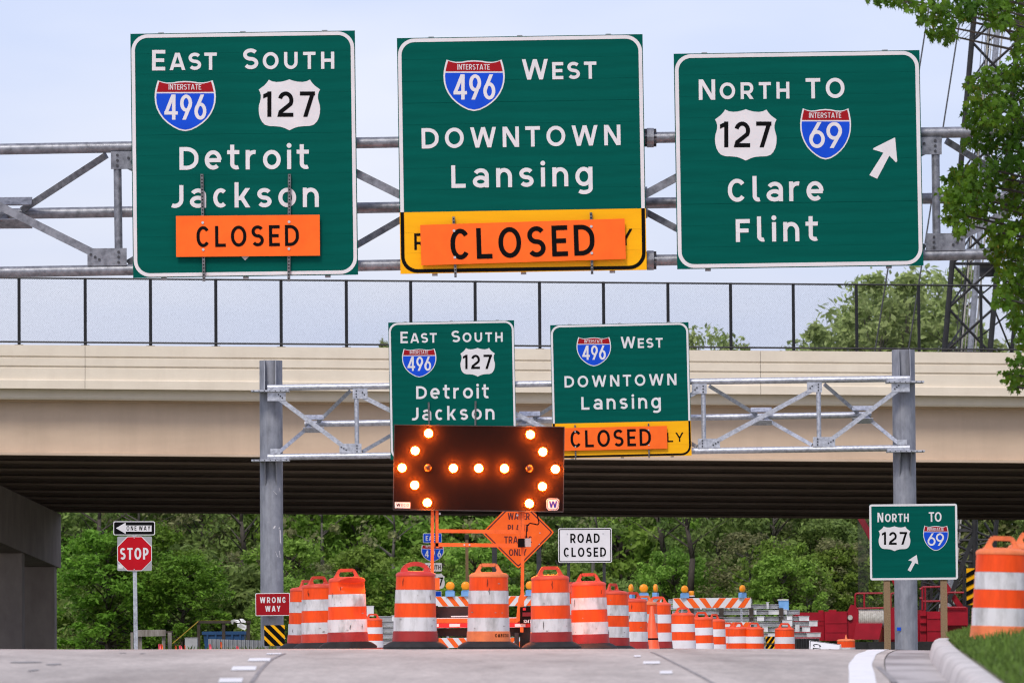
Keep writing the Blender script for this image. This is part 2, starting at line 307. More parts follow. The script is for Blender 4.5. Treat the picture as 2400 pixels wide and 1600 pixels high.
# ---------------------------------------------------------------- stroke lettering in the manner of highway alphabets
def arc(cx, cy, rx, ry, a0, a1, n=14):
    return [(cx + rx * cos(radians(a0 + (a1 - a0) * i / n)), cy + ry * sin(radians(a0 + (a1 - a0) * i / n))) for i in range(n + 1)]
GW = dict(E=.64, A=.92, S=.73, T=.72, O=.92, U=.79, H=.77, W=1.28, N=.80, R=.76, D=.83, I=0, C=.80, L=.63, P=.74, Y=.86, G=.82, F=.62, J=.55,
          e=.74, t=.50, r=.48, o=.78, i=0, a=.70, c=.66, k=.70, s=.63, n=.70, g=.75, l=.34)
GW.update({'1': .36, '2': .68, '4': .76, '6': .68, '7': .66, '9': .68, ' ': .45})
def glyph(ch, w, k):
    h = w / 2; W = GW[ch] * k if GW[ch] else w; L, R, B, T = h, W - h, h, 1 - h; cx = W / 2; rx = (R - L) / 2
    S = []; Q = []                                        # strokes (points, closed, square0, square1) and polygons
    def st(p, closed=False, a=True, b=True): S.append((p, closed, a, b))
    def dg(x0, y0, x1, y1):
        hw = h * sqrt((x1 - x0) ** 2 + (y1 - y0) ** 2) / abs(y1 - y0)
        Q.append([(x0 - hw, y0), (x0 + hw, y0), (x1 + hw, y1), (x1 - hw, y1)])
    hw = h * 1.08
    xh = 0.85; xT = xh - h
    if ch == 'E':
        st([(L, B), (L, T)]); st([(L, T), (R, T)]); st([(L, .5), (R - .05, .5)]); st([(L, B), (R, B)])
    elif ch == 'F': st([(L, B), (L, T)]); st([(L, T), (R, T)]); st([(L, .5), (R - .06, .5)])
    elif ch == 'L': st([(L, B), (L, T)]); st([(L, B), (R, B)])
    elif ch == 'I': st([(cx, B), (cx, T)])
    elif ch == 'H': st([(L, B), (L, T)]); st([(R, B), (R, T)]); st([(L, .5), (R, .5)], a=False, b=False)
    elif ch == 'T': st([(L, T), (R, T)]); st([(cx, B), (cx, T)])
    elif ch == 'A':
        dg(hw, 0, cx - h * .35, 1); dg(W - hw, 0, cx + h * .35, 1); st([(W * .24, .27), (W * .76, .27)], a=False, b=False)
    elif ch == 'W':
        dg(W * .27, 0, hw, 1); dg(W * .27, 0, cx, 1); dg(W * .73, 0, cx, 1); dg(W * .73, 0, W - hw, 1)
    elif ch == 'Y': dg(cx, .40, hw, 1); dg(cx, .40, W - hw, 1); st([(cx, B), (cx, .42)], b=False)
    elif ch == 'N': st([(L, B), (L, T)]); st([(R, B), (R, T)]); dg(R - h * .2, 0, L + h * .2, 1)
    elif ch == 'O': st(arc(cx, T - .40, rx, .40, 0, 180) + arc(cx, B + .40, rx, .40, 180, 360), True)
    elif ch == 'D':
        r = min(rx * 1.35, R - L); st([(L, B), (L, T)] + arc(R - r, T - .36, r, .36, 90, 0) + arc(R - r, B + .36, r, .36, 0, -90), True)
    elif ch == 'P' or ch == 'R':
        r = .255; yb = T - 2 * r + .02
        st([(L, B), (L, T)]); st([(L, T)] + arc(R - r * .9, T - r, r * .9, r, 90, -90) + [(L, T - 2 * r)], a=False, b=False)
        if ch == 'R': dg(W - hw * 1.05, 0, W * .50, T - 2 * r)
    elif ch == 'C': st(arc(cx, T - .38, rx, .38, 38, 180) + arc(cx, B + .38, rx, .38, 180, 322), a=False, b=False)
    elif ch == 'G': st(arc(cx, T - .38, rx, .38, 38, 180) + arc(cx, B + .38, rx, .38, 180, 360) + [(R, .44), (cx + .02, .44)], a=False, b=False)
    elif ch == 'S':
        r = (T - B) / 4; st(arc(cx, T - r, rx, r, 32, 270) + arc(cx, B + r, rx, r, 90, -148)[1:], a=False, b=False)
    elif ch == 'U': st([(L, T)] + arc(cx, B + .32, rx, .32, 180, 360) + [(R, T)])
    elif ch == 'J': st([(R, T)] + arc(R - .28, B + .28, .28, .28, 0, -118), b=False)
    elif ch == '1': st([(R, B), (R, T)]); Q.append([(R, 1), (R, 1 - w * 1.05), (0, .80 - w * .5), (0, .80 + w * .55)][::-1])
    elif ch == '2': st(arc(cx, T - .27, rx, .27, 165, -32) + [(L + .03, B + .12), (L, B), (R, B)], a=False)
    elif ch == '4':
        st([(W * .70, B), (W * .70, T)]); st([(L, .27), (R, .27)]); dg(hw * .9, .27, W * .66, 1)
    elif ch == '7': st([(L, T), (R, T)]); dg(W * .36, 0, W - hw, 1 - w * .3)
    elif ch == '6' or ch == '9':
        ry = .275; e = arc(cx, B + ry, rx, ry, 0, 360, 26)[:-1]
        p0, p1 = (L + .035, .47), (W * .66, 1.0)
        hh = h * sqrt((p1[0] - p0[0]) ** 2 + (p1[1] - p0[1]) ** 2) / (p1[1] - p0[1])
        q = [(L - h, B + ry), (L + h, B + ry), (p0[0] + hh, p0[1]), (p1[0] + hh, 1), (p1[0] - hh, 1), (p0[0] - hh, p0[1])]
        if ch == '9': e = [(W - x, 1 - y) for x, y in e]; q = [(W - x, 1 - y) for x, y in q]
        st(e, True); Q.append(q)
    elif ch == 'o': st(arc(cx, xh / 2, rx, xh / 2 - h, 0, 360, 28)[:-1], True)
    elif ch == 'c': st(arc(cx + .02, xh / 2, rx, xh / 2 - h, 48, 312, 24), a=False, b=False)
    elif ch == 'e':
        st([(L, xh * .49), (R + h * .6, xh * .49)], a=False, b=False); st(arc(cx, xh / 2, rx, xh / 2 - h, 0, 312, 26), a=False, b=False)
    elif ch == 'n': st([(L, B), (L, xT)]); st([(R, B)] + arc(cx, xT - .29, rx, .29, 0, 172), b=False)
    elif ch == 'r': st([(L, B), (L, xT)]); st(arc(L + .29, xT - .28, .29, .28, 180, 78), a=False, b=False)
    elif ch == 'a':
        st([(R, B)] + arc(cx, xT - .23, rx, .23, 0, 152), b=False); st(arc(cx - .01, B + .172, rx, .178, 0, 360, 22)[:-1], True)
    elif ch == 's':
        r = (xT - B) / 4; st(arc(cx, xT - r, rx, r, 28, 270) + arc(cx, B + r, rx, r, 90, -152)[1:], a=False, b=False)
    elif ch == 'i':
        st([(cx, B), (cx, xT)]); Q.append(arc(cx, 1.04, h * 1.2, h * 1.22, 0, 360, 16)[:-1])
    elif ch == 'l': st([(L, 1.02)] + arc(L + .16, B + .15, .16, .15, 180, 290), b=False)
    elif ch == 't': st([(W * .38, 1.0)] + arc(W * .38 + .18, B + .16, .18, .16, 180, 300), b=False); st([(h * .6, xT), (R, xT)])
    elif ch == 'k': st([(L, B), (L, 1.02)]); dg(W - hw * 1.2, 0, W * .40, .50); dg(W * .30, .32, W - hw * 1.3, xh)
    elif ch == 'g':
        st(arc(cx - .01, xh / 2, rx, xh / 2 - h, 0, 360, 26)[:-1], True); st([(R, xT)] + arc(cx, -.10, rx, .17, 0, -140), b=False)
    return W, S, Q

def stroke_geo(pts, closed, sq0, sq1, w):
    h = w / 2; P2 = [Vector(p).to_2d() if len(p) > 2 else Vector((p[0], p[1])) for p in pts]
    q = [P2[0]]
    for p in P2[1:]:
        if (p - q[-1]).length > 1e-5: q.append(p)
    if closed and (q[0] - q[-1]).length < 1e-5: q.pop()
    n = len(q)
    if not closed:
        if sq0: q[0] = q[0] + (q[0] - q[1]).normalized() * h
        if sq1: q[-1] = q[-1] + (q[-1] - q[-2]).normalized() * h
    l, r = [], []
    for i in range(n):
        if closed: a, b = q[i - 1], q[(i + 1) % n]
        else: a, b = q[max(i - 1, 0)], q[min(i + 1, n - 1)]
        d0 = (q[i] - a).normalized() if (q[i] - a).length > 1e-6 else (b - q[i]).normalized()
        d1 = (b - q[i]).normalized() if (b - q[i]).length > 1e-6 else d0
        n0 = Vector((-d0.y, d0.x)); n1 = Vector((-d1.y, d1.x)); mm = (n0 + n1)
        if mm.length < 1e-4: mm = n0
        mm.normalize(); k = h / max(0.45, mm.dot(n0))
        l.append(q[i] + mm * k); r.append(q[i] - mm * k)
    vs = l + r
    fs = [(i, n + i, n + (i + 1) % n, (i + 1) % n) for i in range(n if closed else n - 1)]
    return vs, fs

def text_geo(mb, s, O, ex, cap, w=0.165, k=1.0, fit=None, z=0.006, ey=None, cuts=None):
    """lay the string along ex from O; cap height in local metres; fit = total length in local metres"""
    gl = [glyph(c, w, k) for c in s]; tot = sum(g[0] for g in gl) * cap; nsp = max(1, len(s) - 1)
    tr = (fit - tot) / nsp if fit else 0.16 * cap
    if fit and tr < 0.02 * cap and len(s) > 1:
        k2 = k * (fit - nsp * 0.06 * cap) / tot; gl = [glyph(c, w, k2) for c in s]; tot = sum(g[0] for g in gl) * cap; tr = (fit - tot) / nsp
    ex = Vector(ex).normalized(); ey = Vector((-ex.y, ex.x)) if ey is None else ey
    x = 0.0; O = Vector(O)
    for W_, S, Q in gl:
        zz = z
        for (p, cl, a, b) in S:
            vs, fs = stroke_geo(p, cl, a, b, w)
            mb.add([tuple(O + ex * (x + q.x * cap) + ey * (q.y * cap)) + (zz,) for q in vs], fs); zz += 0.0006
        for q in Q:
            mb.add([tuple(O + ex * (x + p[0] * cap) + ey * (p[1] * cap)) + (zz,) for p in q], [tuple(range(len(q)))]); zz += 0.0006
        x += W_ * cap + tr
        if cuts is not None: cuts.append((len(mb.v), len(mb.f)))

def letters(s, O, ex, cap, w, k, fit, z, m, parent, name='letter', ey=None):
    mb = MB(); cuts = []
    text_geo(mb, s, O, ex, cap, w, k, fit, z, ey, cuts); vc = fc = 0
    for v1, f1 in cuts:
        q = MB(); q.v = mb.v[vc:v1]; q.f = [tuple(i - vc for i in f) for f in mb.f[fc:f1]]
        if q.f: q.build(name, m, parent)
        vc, fc = v1, f1
# ---------------------------------------------------------------- signs
def frame4(TL, TR, BL, BR, D):
    a, b, c, d = [P(*q, D) for q in (TL, TR, BL, BR)]
    ex = ((b - a) + (d - c)) / 2; ey = ((a - c) + (b - d)) / 2; w, h = ex.length, ey.length
    ctr = (a + b + c + d) / 4; ex.normalize(); ez = ex.cross(ey).normalized(); ey = ez.cross(ex)
    m = Matrix((ex, ey, ez)).transposed().to_4x4(); m.translation = ctr
    return m, w, h
def rrect(x0, y0, x1, y1, r, n=8):
    return (arc(x1 - r, y1 - r, r, r, 0, 90, n) + arc(x0 + r, y1 - r, r, r, 90, 180, n) + arc(x0 + r, y0 + r, r, r, 180, 270, n) + arc(x1 - r, y0 + r, r, r, 270, 360, n))
I_SH = [(0, .985), (.22, .978), (.42, .958), (.60, .955), (.76, .972), (.895, 1.0), (.945, .90), (.985, .79), (1.0, .68), (.985, .56), (.935, .45), (.85, .345), (.73, .245), (.58, .16), (.40, .085), (.2, .025), (0, 0)]
U_SH = [(0, 1), (.12, .975), (.26, .955), (.42, .948), (.56, .962), (.67, .995), (.735, .935), (.82, .88), (.91, .84), (1.0, .80), (.955, .75), (.93, .69), (.93, .63), (.955, .56), (.99, .49), (1.0, .42), (.99, .33), (.955, .24), (.89, .165), (.80, .11), (.66, .083), (.48, .08), (.30, .07), (.16, .045), (.07, .018), (0, 0)]
def full(half): return half + [(-x, y) for x, y in half[-2:0:-1]]
class Sign:
    def __init__(self, name, label, corners, D, zoom, group=None, cat='sign', base=None):
        self.D = D; self.m, self.w, self.h = frame4(*[zoom(*c) for c in corners], D)
        self.root = thing(name, label, cat, self.m, group=group); self.inv = self.m.inverted(); self.zoom = zoom
        self.base = base                                     # a sign of the same design whose layout is reused
        self.ppm = 1.0
    def loc(self, x, y):
        if self.base:
            q = self.base.loc(x, y); return Vector((q.x * self.w / self.base.w, q.y * self.h / self.base.h))
        q = self.inv @ P(*self.zoom(x, y), self.D); return Vector((q.x, q.y))
    def ln(self, px):
        b = self.base or self
        return (b.loc(px, 0) - b.loc(0, 0)).length * (self.w / b.w)
    def text(self, s, x0, y0, x1, y1, cap, m, w=.178, k=1.0, z=.006, parent=None, name='letter'):
        a, b = self.loc(x0, y0), self.loc(x1, y1)
        return letters(s, a, b - a, self.ln(cap), w, k, (b - a).length, z, m, parent or self.root, name)
    def planks(self, y0, y1, m, th=.05, ph=.3048, rnd=random.Random(5)):
        n = max(1, round((y1 - y0) / ph)); hh = (y1 - y0) / n
        me = MB().box((0, 0, -th / 2), (self.w, th * 0 + hh - .0015, th)).mesh('plank', m)
        for i in range(n):
            obj('plank', me, self.root, Matrix.Translation((0, y0 + hh * (i + .5), 0)) @ Matrix.Rotation(radians(rnd.uniform(-.9, .9)), 4, 'X'))
    def border(self, m, inset, bw, r, box=None, z=.005, name='border'):
        x0, y0, x1, y1 = box or (-self.w / 2, -self.h / 2, self.w / 2, self.h / 2)
        o = rrect(x0 + inset, y0 + inset, x1 - inset, y1 - inset, r); i = rrect(x0 + inset + bw, y0 + inset + bw, x1 - inset - bw, y1 - inset - bw, max(r - bw, .01))
        return MB().ring(o, i, z).build(name, m, self.root)
    def interstate(self, x0, y0, x1, y1, num, nx0, nx1, ny0, ny1, tx0, tx1, ty0, ty1, w=.135, root=None):
        c0, c1 = self.loc((x0 + x1) / 2, y1), self.loc((x0 + x1) / 2, y0); hw = self.ln((x1 - x0) / 2); H = (c1 - c0).length
        up = (c1 - c0).normalized(); rt = Vector((up.y, -up.x))
        T = lambda x, y, s=1.0, dy=0.0: c0 + rt * (x * hw * s) + up * (y * H * s + dy)
        pts = full(I_SH)
        sh = MB().slab([T(*p) for p in pts], .002, .006).build('interstate_shield', M['white'], root or self.root)
        k = .945; dy = H * .03
        blue = [T(x, y, k, dy) for x, y in pts if y < .80]
        top = [(x, y) for x, y in pts if y >= .80]
        rs = [p for p in top if p[0] >= 0]; ls = [p for p in top if p[0] < 0]
        # split line for the red band
        def xat(yy):
            for a, b in zip(I_SH[5:-1], I_SH[6:]):
                if b[1] <= yy <= a[1]: t = (a[1] - yy) / (a[1] - b[1]); return a[0] + (b[0] - a[0]) * t
        yb, yr = .755, .785
        low = [p for p in I_SH[6:] if p[1] < yb]
        bl = [(xat(yb), yb)] + low; bl = bl + [(-x, y) for x, y in bl[-2::-1]]
        MB().poly([T(x, y, k, dy) for x, y in bl][::-1], .009).build('blue_field', M['iblue'], sh)
        hi = [p for p in I_SH if p[1] > yr and p[0] < .99]; hi = hi + [(xat(yr), yr)]
        rd = hi + [(-x, y) for x, y in hi[:0:-1]]
        MB().poly([T(x, y, k, dy) for x, y in rd][::-1], .009).build('red_band', M['ired'], sh)
        self.text(num, nx0, ny1, nx1, ny1, ny1 - ny0, M['white'], w, .70 if len(num) > 2 else .95, .012, sh, 'numeral')
        self.text('INTERSTATE', tx0, ty1, tx1, ty1, ty1 - ty0, M['white'], .125, .72, .012, sh)
        return sh
    def usshield(self, x0, y0, x1, y1, num, nx0, nx1, ny0, ny1, w=.16, root=None):
        c0, c1 = self.loc((x0 + x1) / 2, y1), self.loc((x0 + x1) / 2, y0); hw = self.ln((x1 - x0) / 2); H = (c1 - c0).length
        up = (c1 - c0).normalized(); rt = Vector((up.y, -up.x))
        sh = MB().slab([c0 + rt * (x * hw) + up * (y * H) for x, y in full(U_SH)][::-1], .002, .006).build('route_shield', M['white'], root or self.root)
        self.text(num, nx0, ny1, nx1, ny1, ny1 - ny0, M['black'], w, .90, .010, sh, 'numeral')
        return sh
    def arrow(self, pts, m, name='arrow', z=.006):
        mb = MB().poly([self.loc(*p) for p in pts], z); return mb.build(name, m, self.root)
    def hangers(self, xs, out=.03, th=.05):
        for x in xs: MB().box2((x - .04, -self.h / 2 - out, -th - .10), (x + .04, self.h / 2 + .02, -th - .003)).build('hanger_beam', M['alum'], self.root)
# ---------------------------------------------------------------- terrain
# name, photo x of the centre, photo y of the lid rim, pixels per metre, style, handle turn, lean, label
DRUMS = [
 (714, 1382, 147, 'dirty', 62, 0.6, 'cracked orange and white drum overlapping the edge of the WRONG WAY sign'),
 (748, 1370, 154, 'dirty', 35, -0.4, 'orange and white drum with a split top band beside the dented drum'),
 (815, 1354, 169, 'dent', 5, -0.5, 'dented orange and white traffic drum with a caved-in top band and dark red foot'),
 (972, 1342, 184, 'arch', 8, 0.3, 'orange and white drum with a broad arched red handle, under the arrow board left leg'),
 (1144, 1347, 181, 'pale', -4, 0.2, 'faded orange and white drum with black stencilled lettering on its foot'),
 (1291, 1351, 175, 'red', 12, -0.3, 'orange and white traffic drum with scraped lid, in front of the arrow board right leg'),
 (1382, 1371, 163, 'red', -3, -0.6, 'orange and white traffic drum with sharp red handle, standing before the white ROAD CLOSED sign'),
 (1342, 1376, 146, 'red', 70, 0.0, 'orange drum of which only a sliver shows between two nearer drums'),
 (1434, 1394, 144, 'red', 60, 0.5, None), (1482, 1407, 132, 'red', 40, 0.2, None), (1509, 1419, 123, 'pale', 30, 0.0, None),
 (1542, 1405, 120, 'clean', 6, 0.0, None), (1600, 1438, 110, 'clean', 10, 0.2, None), (1645, 1448, 104, 'clean', 30, -0.3, None),
 (1674, 1453, 101, 'clean', 55, 0.2, None), (1704, 1457, 92, 'clean', 15, 0.0, None), (1730, 1472, 93, 'clean', 40, 0.0, None),
 (1766, 1481, 93, 'clean', 25, 0.3, None), (1839, 1479, 92, 'clean', 20, 0.0, None), (1983, 1503, 84, 'pale', 85, 0.0, None),
 (874, 1449, 90, 'clean', 20, 0.0, None),
]
LIDH = 0.96
PROF = [(-200, -1.5), (-60, -1.5), (0, -1.5), (72, -.062), (78, -.066), (84, -.08), (92, -.12), (105, -.24), (120, -.34), (140, -.43), (170, -.45), (205, -.45), (600, -.5), (3000, 2.0)]
def prof(D):
    if 0 < D < 72: return -1.5 + 0.03994 * D * (1 - D / 144)
    for (a, za), (b, zb) in zip(PROF[:-1], PROF[1:]):
        if a <= D <= b: return za + (zb - za) * (D - a) / (b - a)
    return PROF[-1][1]
CTRL = []
for (px, py, s, *_r) in DRUMS:
    D = F / s; q = P(px, py, D); CTRL.append((q.x, D, q.z - LIDH))
def gz(X, D):
    """height of the ground"""
    z = EYE + prof(D) - 0.0085 * max(-14, min(14, X))
    if D > 66:
        sw, sz = 0.25, 0.25 * z
        for cx_, cy_, cz_ in CTRL:
            d2 = ((X - cx_) / 1.6) ** 2 + ((D - cy_) / 5.0) ** 2
            if d2 < 12: wt = exp(-d2 / 2) * 2; sw += wt; sz += wt * cz_
        z = sz / sw
    return z
def xc(D): return 3.35 + 0.055 * (D - 44) + 0.00055 * (D - 44) ** 2 if D > 44 else 3.35 + 0.055 * (D - 44) + 0.0002 * (D - 44) ** 2

def sheet(name, xs, ds, zf, m, smooth=True):
    mb = MB(); nx = None
    for D in ds:
        row = xs(D) if callable(xs) else xs; nx = len(row)
        mb.v += [Vector((x, D, zf(x, D))) for x in row]
    mb.f = [(j * nx + i, j * nx + i + 1, (j + 1) * nx + i + 1, (j + 1) * nx + i) for j in range(len(ds) - 1) for i in range(nx - 1)]
    return mb.build(name, m, smooth=smooth)
def lin(a, b, n): return [a + (b - a) * i / n for i in range(n + 1)]
gd = lin(-150, 30, 9) + lin(32, 66, 17) + lin(67, 215, 74) + lin(225, 420, 14) + [500, 700, 1000, 1500, 2200, 3000]
gx = [-1500, -800, -400, -200, -120, -70, -45, -30] + lin(-24, 24, 48) + [30, 45, 70, 120, 200, 400, 800, 1500]
struct(sheet('ground', gx, gd, lambda x, D: gz(x, D) - (0.05 if D < 200 else 0.0) , M['ground']))
rd = lin(-40, 40, 20) + lin(41, 96, 55)
struct(sheet('road', lambda D: lin(-26, xc(D) - .45, 40), rd, lambda x, D: gz(x, D), M['road']))
struct(sheet('closed_road', lambda D: lin(-5.6, 5.6 + (D - 96) * .02, 14), lin(96, 205, 55), lambda x, D: gz(x, D) - .004, M['road']))
struct(sheet('gutter', lambda D: lin(xc(D) - .442, xc(D) + .02, 4), lin(10, 92, 82), lambda x, D: gz(x, D) - .004, M['gutter']))
# curb as separate cast lengths with thin joints
cprof = [(0, -.06), (0.0, 0.0), (.03, .10), (.055, .135), (.09, .15), (.19, .152), (.215, .14), (.22, -.06)]
curb = thing('curb', 'pale concrete curb sweeping right around the grass verge', 'curb', loc=(0, 0, 0))
d0 = 24.0
while d0 < 92:
    mb = MB(); ds = lin(d0, d0 + 2.99, 4)
    for D in ds: mb.v += [Vector((xc(D) + a, D, gz(xc(D), D) + b)) for a, b in cprof]
    n = len(cprof); mb.f = [(j * n + i, (j + 1) * n + i, (j + 1) * n + i + 1, j * n + i + 1) for j in range(4) for i in range(n - 1)] + [tuple(range(n)), tuple(range(4 * n + n - 1, 4 * n - 1, -1))]
    mb.build('curb_stone', M['curb'], curb, smooth=True, sharp=40); d0 += 3.0
# white edge line, dotted lane lines, sealed joints
mb = MB(); ds = lin(20, 90, 70)
for D in ds:
    c = xc(D) - .66 + .006 * sin(D * .7); mb.v += [Vector((c - .105, D, gz(c, D) + .004)), Vector((c + .105, D, gz(c, D) + .004))]
mb.f = [(2 * i, 2 * i + 1, 2 * i + 3, 2 * i + 2) for i in range(len(ds) - 1)]
struct(mb.build('edge_line', M['paint']))
def strip(name, pts, w, m, dz=.006):
    mb = MB()
    for (x, D) in pts: mb.v += [Vector((x - w / 2, D, gz(x, D) + dz)), Vector((x + w / 2, D, gz(x, D) + dz))]
    mb.f = [(2 * i, 2 * i + 1, 2 * i + 3, 2 * i + 2) for i in range(len(pts) - 1)]
    return struct(mb.build(name, m))
def pix_ground(px, py):
    """first point where the ray through a pixel meets the ground"""
    d = FWD + RIGHT * ((px - CX) / F) + UP * ((CY - py) / F); D = 25.0
    while D < 90:
        q = CAM + d * (D / d.y)
        if q.z <= gz(q.x, D): return q.x, D
        D += .1
    return q.x, 74.0
for px, py, wpx, hpx in [(608, 1546, 52, 7), (572, 1566.5, 58, 9.5), (541, 1594.5, 56, 10), (642, 1532, 34, 3)]:
    (xa, da), (xb, db) = pix_ground(px - 2, py + hpx / 2), pix_ground(px + 2, py - hpx / 2); w = wpx / F * da
    strip('lane_dash', [(xa + (xb - xa) * t, da + (db - da) * t) for t in lin(0, 1, 4)], w, M['paint'])
for px, py, wpx, hpx in [(1527, 1553, 40, 6), (1561, 1576, 30, 7), (1494, 1537.5, 16, 4)]:
    (xa, da), (xb, db) = pix_ground(px, py + hpx / 2), pix_ground(px, py - hpx / 2); w = wpx / F * da
    strip('lane_dash', [(xa + (xb - xa) * t, da + (db - da) * t) for t in lin(0, 1, 4)], w, M['paint'])
for pts, w in [([(590, 1600), (600, 1584), (617, 1562), (640, 1543), (668, 1531)], .035), ([(1526, 1527.5), (1548, 1537), (1580, 1553), (1625, 1576), (1690, 1612)], .03),
               ([(2098, 1600), (2078, 1580), (2058, 1562)], .05)]:
    q = [pix_ground(*p) for p in pts]; q.sort(key=lambda a: a[1])
    qq = []
    for a, b in zip(q[:-1], q[1:]): qq += [(a[0] + (b[0] - a[0]) * t, a[1] + (b[1] - a[1]) * t) for t in (0, .34, .67)]
    strip('sealed_joint', qq + [q[-1]], w, M['tar'], .005)
for px, py, wpx in [(60, 1552, 95), (125, 1557, 36), (78, 1571, 22), (288, 1530, 16), (334, 1531, 12)]:
    xa, da = pix_ground(px, py); w = wpx / F * da; rr = random.Random(px)
    mb = MB().add([(xa + w / 2 * cos(a) * rr.uniform(.7, 1.1), da + .45 * sin(a) * rr.uniform(.7, 1.1), 0) for a in [2 * pi * i / 14 for i in range(14)]], [tuple(range(14))])
    for v in mb.v: v.z = gz(v.x, v.y) + .005
    struct(mb.build('tar_patch', mat('tar_stain', (0.20, 0.195, 0.185), 0.8, c2=(0.33, 0.32, 0.31), scale=4)))

# grass verge behind the curb
def vz(x, D):
    t = max(0, x - xc(D) - .2); return gz(xc(D), D) + .14 + .10 * min(t, 4) + .05 * sin(D * .35 + x) * min(1, t)
struct(sheet('grass_verge', lambda D: [xc(D) + .21] + lin(xc(D) + .35, xc(D) + 12, 18), lin(26, 92, 44), lambda x, D: vz(x, D) - (0.4 if D > 91 else 0), M['ground']))
rg = random.Random(3); mb = MB()
for i in range(26000):
    D = rg.uniform(34, 84); t = rg.random() ** 1.5 * 4.2; x = xc(D) + .24 + t
    if D > 76 and rg.random() < .5: continue
    hgt = rg.uniform(.05, .15) * (1.25 if D > 58 else 1.0) * (0.55 + .6 * min(1, t * 2)); z = vz(x, D); a = rg.uniform(0, 2 * pi); w = rg.uniform(.005, .011); ln_ = rg.uniform(.0, .09)
    b = Vector((x, D, z - .01)); s = Vector((cos(a), sin(a), 0)) * w; tip = Vector((x + cos(a + 1.2) * ln_, D + sin(a + 1.2) * ln_, z + hgt))
    mid = b.lerp(tip, .55) + Vector((0, 0, .01)); mb.add([b - s, b + s, mid + s * .7, tip, mid - s * .7], [(0, 1, 2, 3, 4)])
g = stuff(mb.build('grass', M['grass'])); tag(g, 'long unmown grass covering the verge behind the curb', 'grass')

# ---------------------------------------------------------------- bridge
BD, BS = 175.0, F / 175.0                                     # front face of the overpass
GRADE = math.tan(radians(0.85))                               # the deck falls to the right
def bz(py): return P(1200, py + .0, BD).z                     # heights are read at the photo's centre column
PT = P(0, 807.5, BD); X_L, X_R = -42.0, 42.0
def ztop(x): return PT.z - (x - PT.x) * GRADE
bridge = thing('overpass_bridge', 'tan concrete and steel girder overpass spanning the closed road', 'bridge', loc=(0, BD, 0))
def extr(mb, profile, xa, xb, closed=True):
    """profile points are (depth behind front, metres below parapet top); swept along the deck"""
    n = len(profile); o = len(mb.v)
    for x in (xa, xb): mb.v += [Vector((x, d, ztop(x) - h)) for d, h in profile]
    mb.f += [(o + i, o + (i + 1) % n, o + n + (i + 1) % n, o + n + i) for i in range(n)] + [tuple(o + i for i in range(n - 1, -1, -1)), tuple(o + n + i for i in range(n))]
    return mb
par = [(0, 0), (0, .335), (.045, .345), (.045, .395), (0, .41), (0, .635), (.045, .645), (.045, .70), (.005, .715), (.005, 1.06), (-.07, 1.09), (-.07, 1.345), (.42, 1.345), (.42, 0)]
joints = [X_L] + sorted([P(1782, 820, BD).x - 10.4 * k for k in (-2, -1, 0, 1, 2, 3, 4)]) + [X_R]
joints = [j for j in joints if X_L <= j <= X_R]
for a, b in zip(joints[:-1], joints[1:]): extr(MB(), par, a + .006, b - .006).build('parapet', M['parapet'], bridge)
extr(MB(), [(.30, 1.348), (.30, 1.60), (.34, 1.66), (1.0, 1.66), (1.0, 1.348)], X_L, X_R).build('deck_edge', M['parapet'], bridge)
NG, SP, DROP = 9, 2.75, 0.157
for k in range(NG):
    d = .95 + SP * k; h = DROP * k
    w = [(d - .30 if k == 0 else d - .25, 3.30 + h), (d - .30 if k == 0 else d - .25, 3.37 + h), (d + .25, 3.37 + h), (d + .25, 3.30 + h), (d + .012, 3.27 + h), (d + .012, 1.72 + h), (d + .2, 1.70 + h), (d + .2, 1.662 + h), (d - .2, 1.662 + h), (d - .2, 1.70 + h), (d - .012, 1.72 + h), (d - .012, 3.27 + h)]
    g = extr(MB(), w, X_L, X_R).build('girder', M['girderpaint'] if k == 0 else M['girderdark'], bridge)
back = .95 + SP * (NG - 1) + 1.0
dk = [(.43, 1.30), (.43, 1.343), (1.003, 1.343), (1.003, 1.655), (back, 1.655 + DROP * (NG - 1)), (back, 1.30 + DROP * (NG - 1))]
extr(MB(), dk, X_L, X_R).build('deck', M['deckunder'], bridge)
extr(MB(), [(back + .0, .15 + DROP * (NG - 1)), (back, 1.6 + DROP * (NG - 1)), (back + .4, 1.6 + DROP * (NG - 1)), (back + .4, .15 + DROP * (NG - 1))], X_L, X_R).build('rear_parapet', M['parapet'], bridge)
# cross frames between the girders
for k in range(NG - 1):
    mb = MB()
    for xx in lin(-33, 33, 11):
        x = xx + k * .24; z = ztop(x) - DROP * (k + .5)
        mb.bar((x, .95 + SP * k + .02, z - 2.0 + DROP * .5), (x, .95 + SP * (k + 1) - .02, z - 3.0 - DROP * .5), .09, .09); mb.bar((x, .95 + SP * k + .02, z - 3.0 + DROP * .5), (x, .95 + SP * (k + 1) - .02, z - 2.0 - DROP * .5), .09, .09)
    stuff(mb.build('cross_frame', M['girderdark'], bridge))
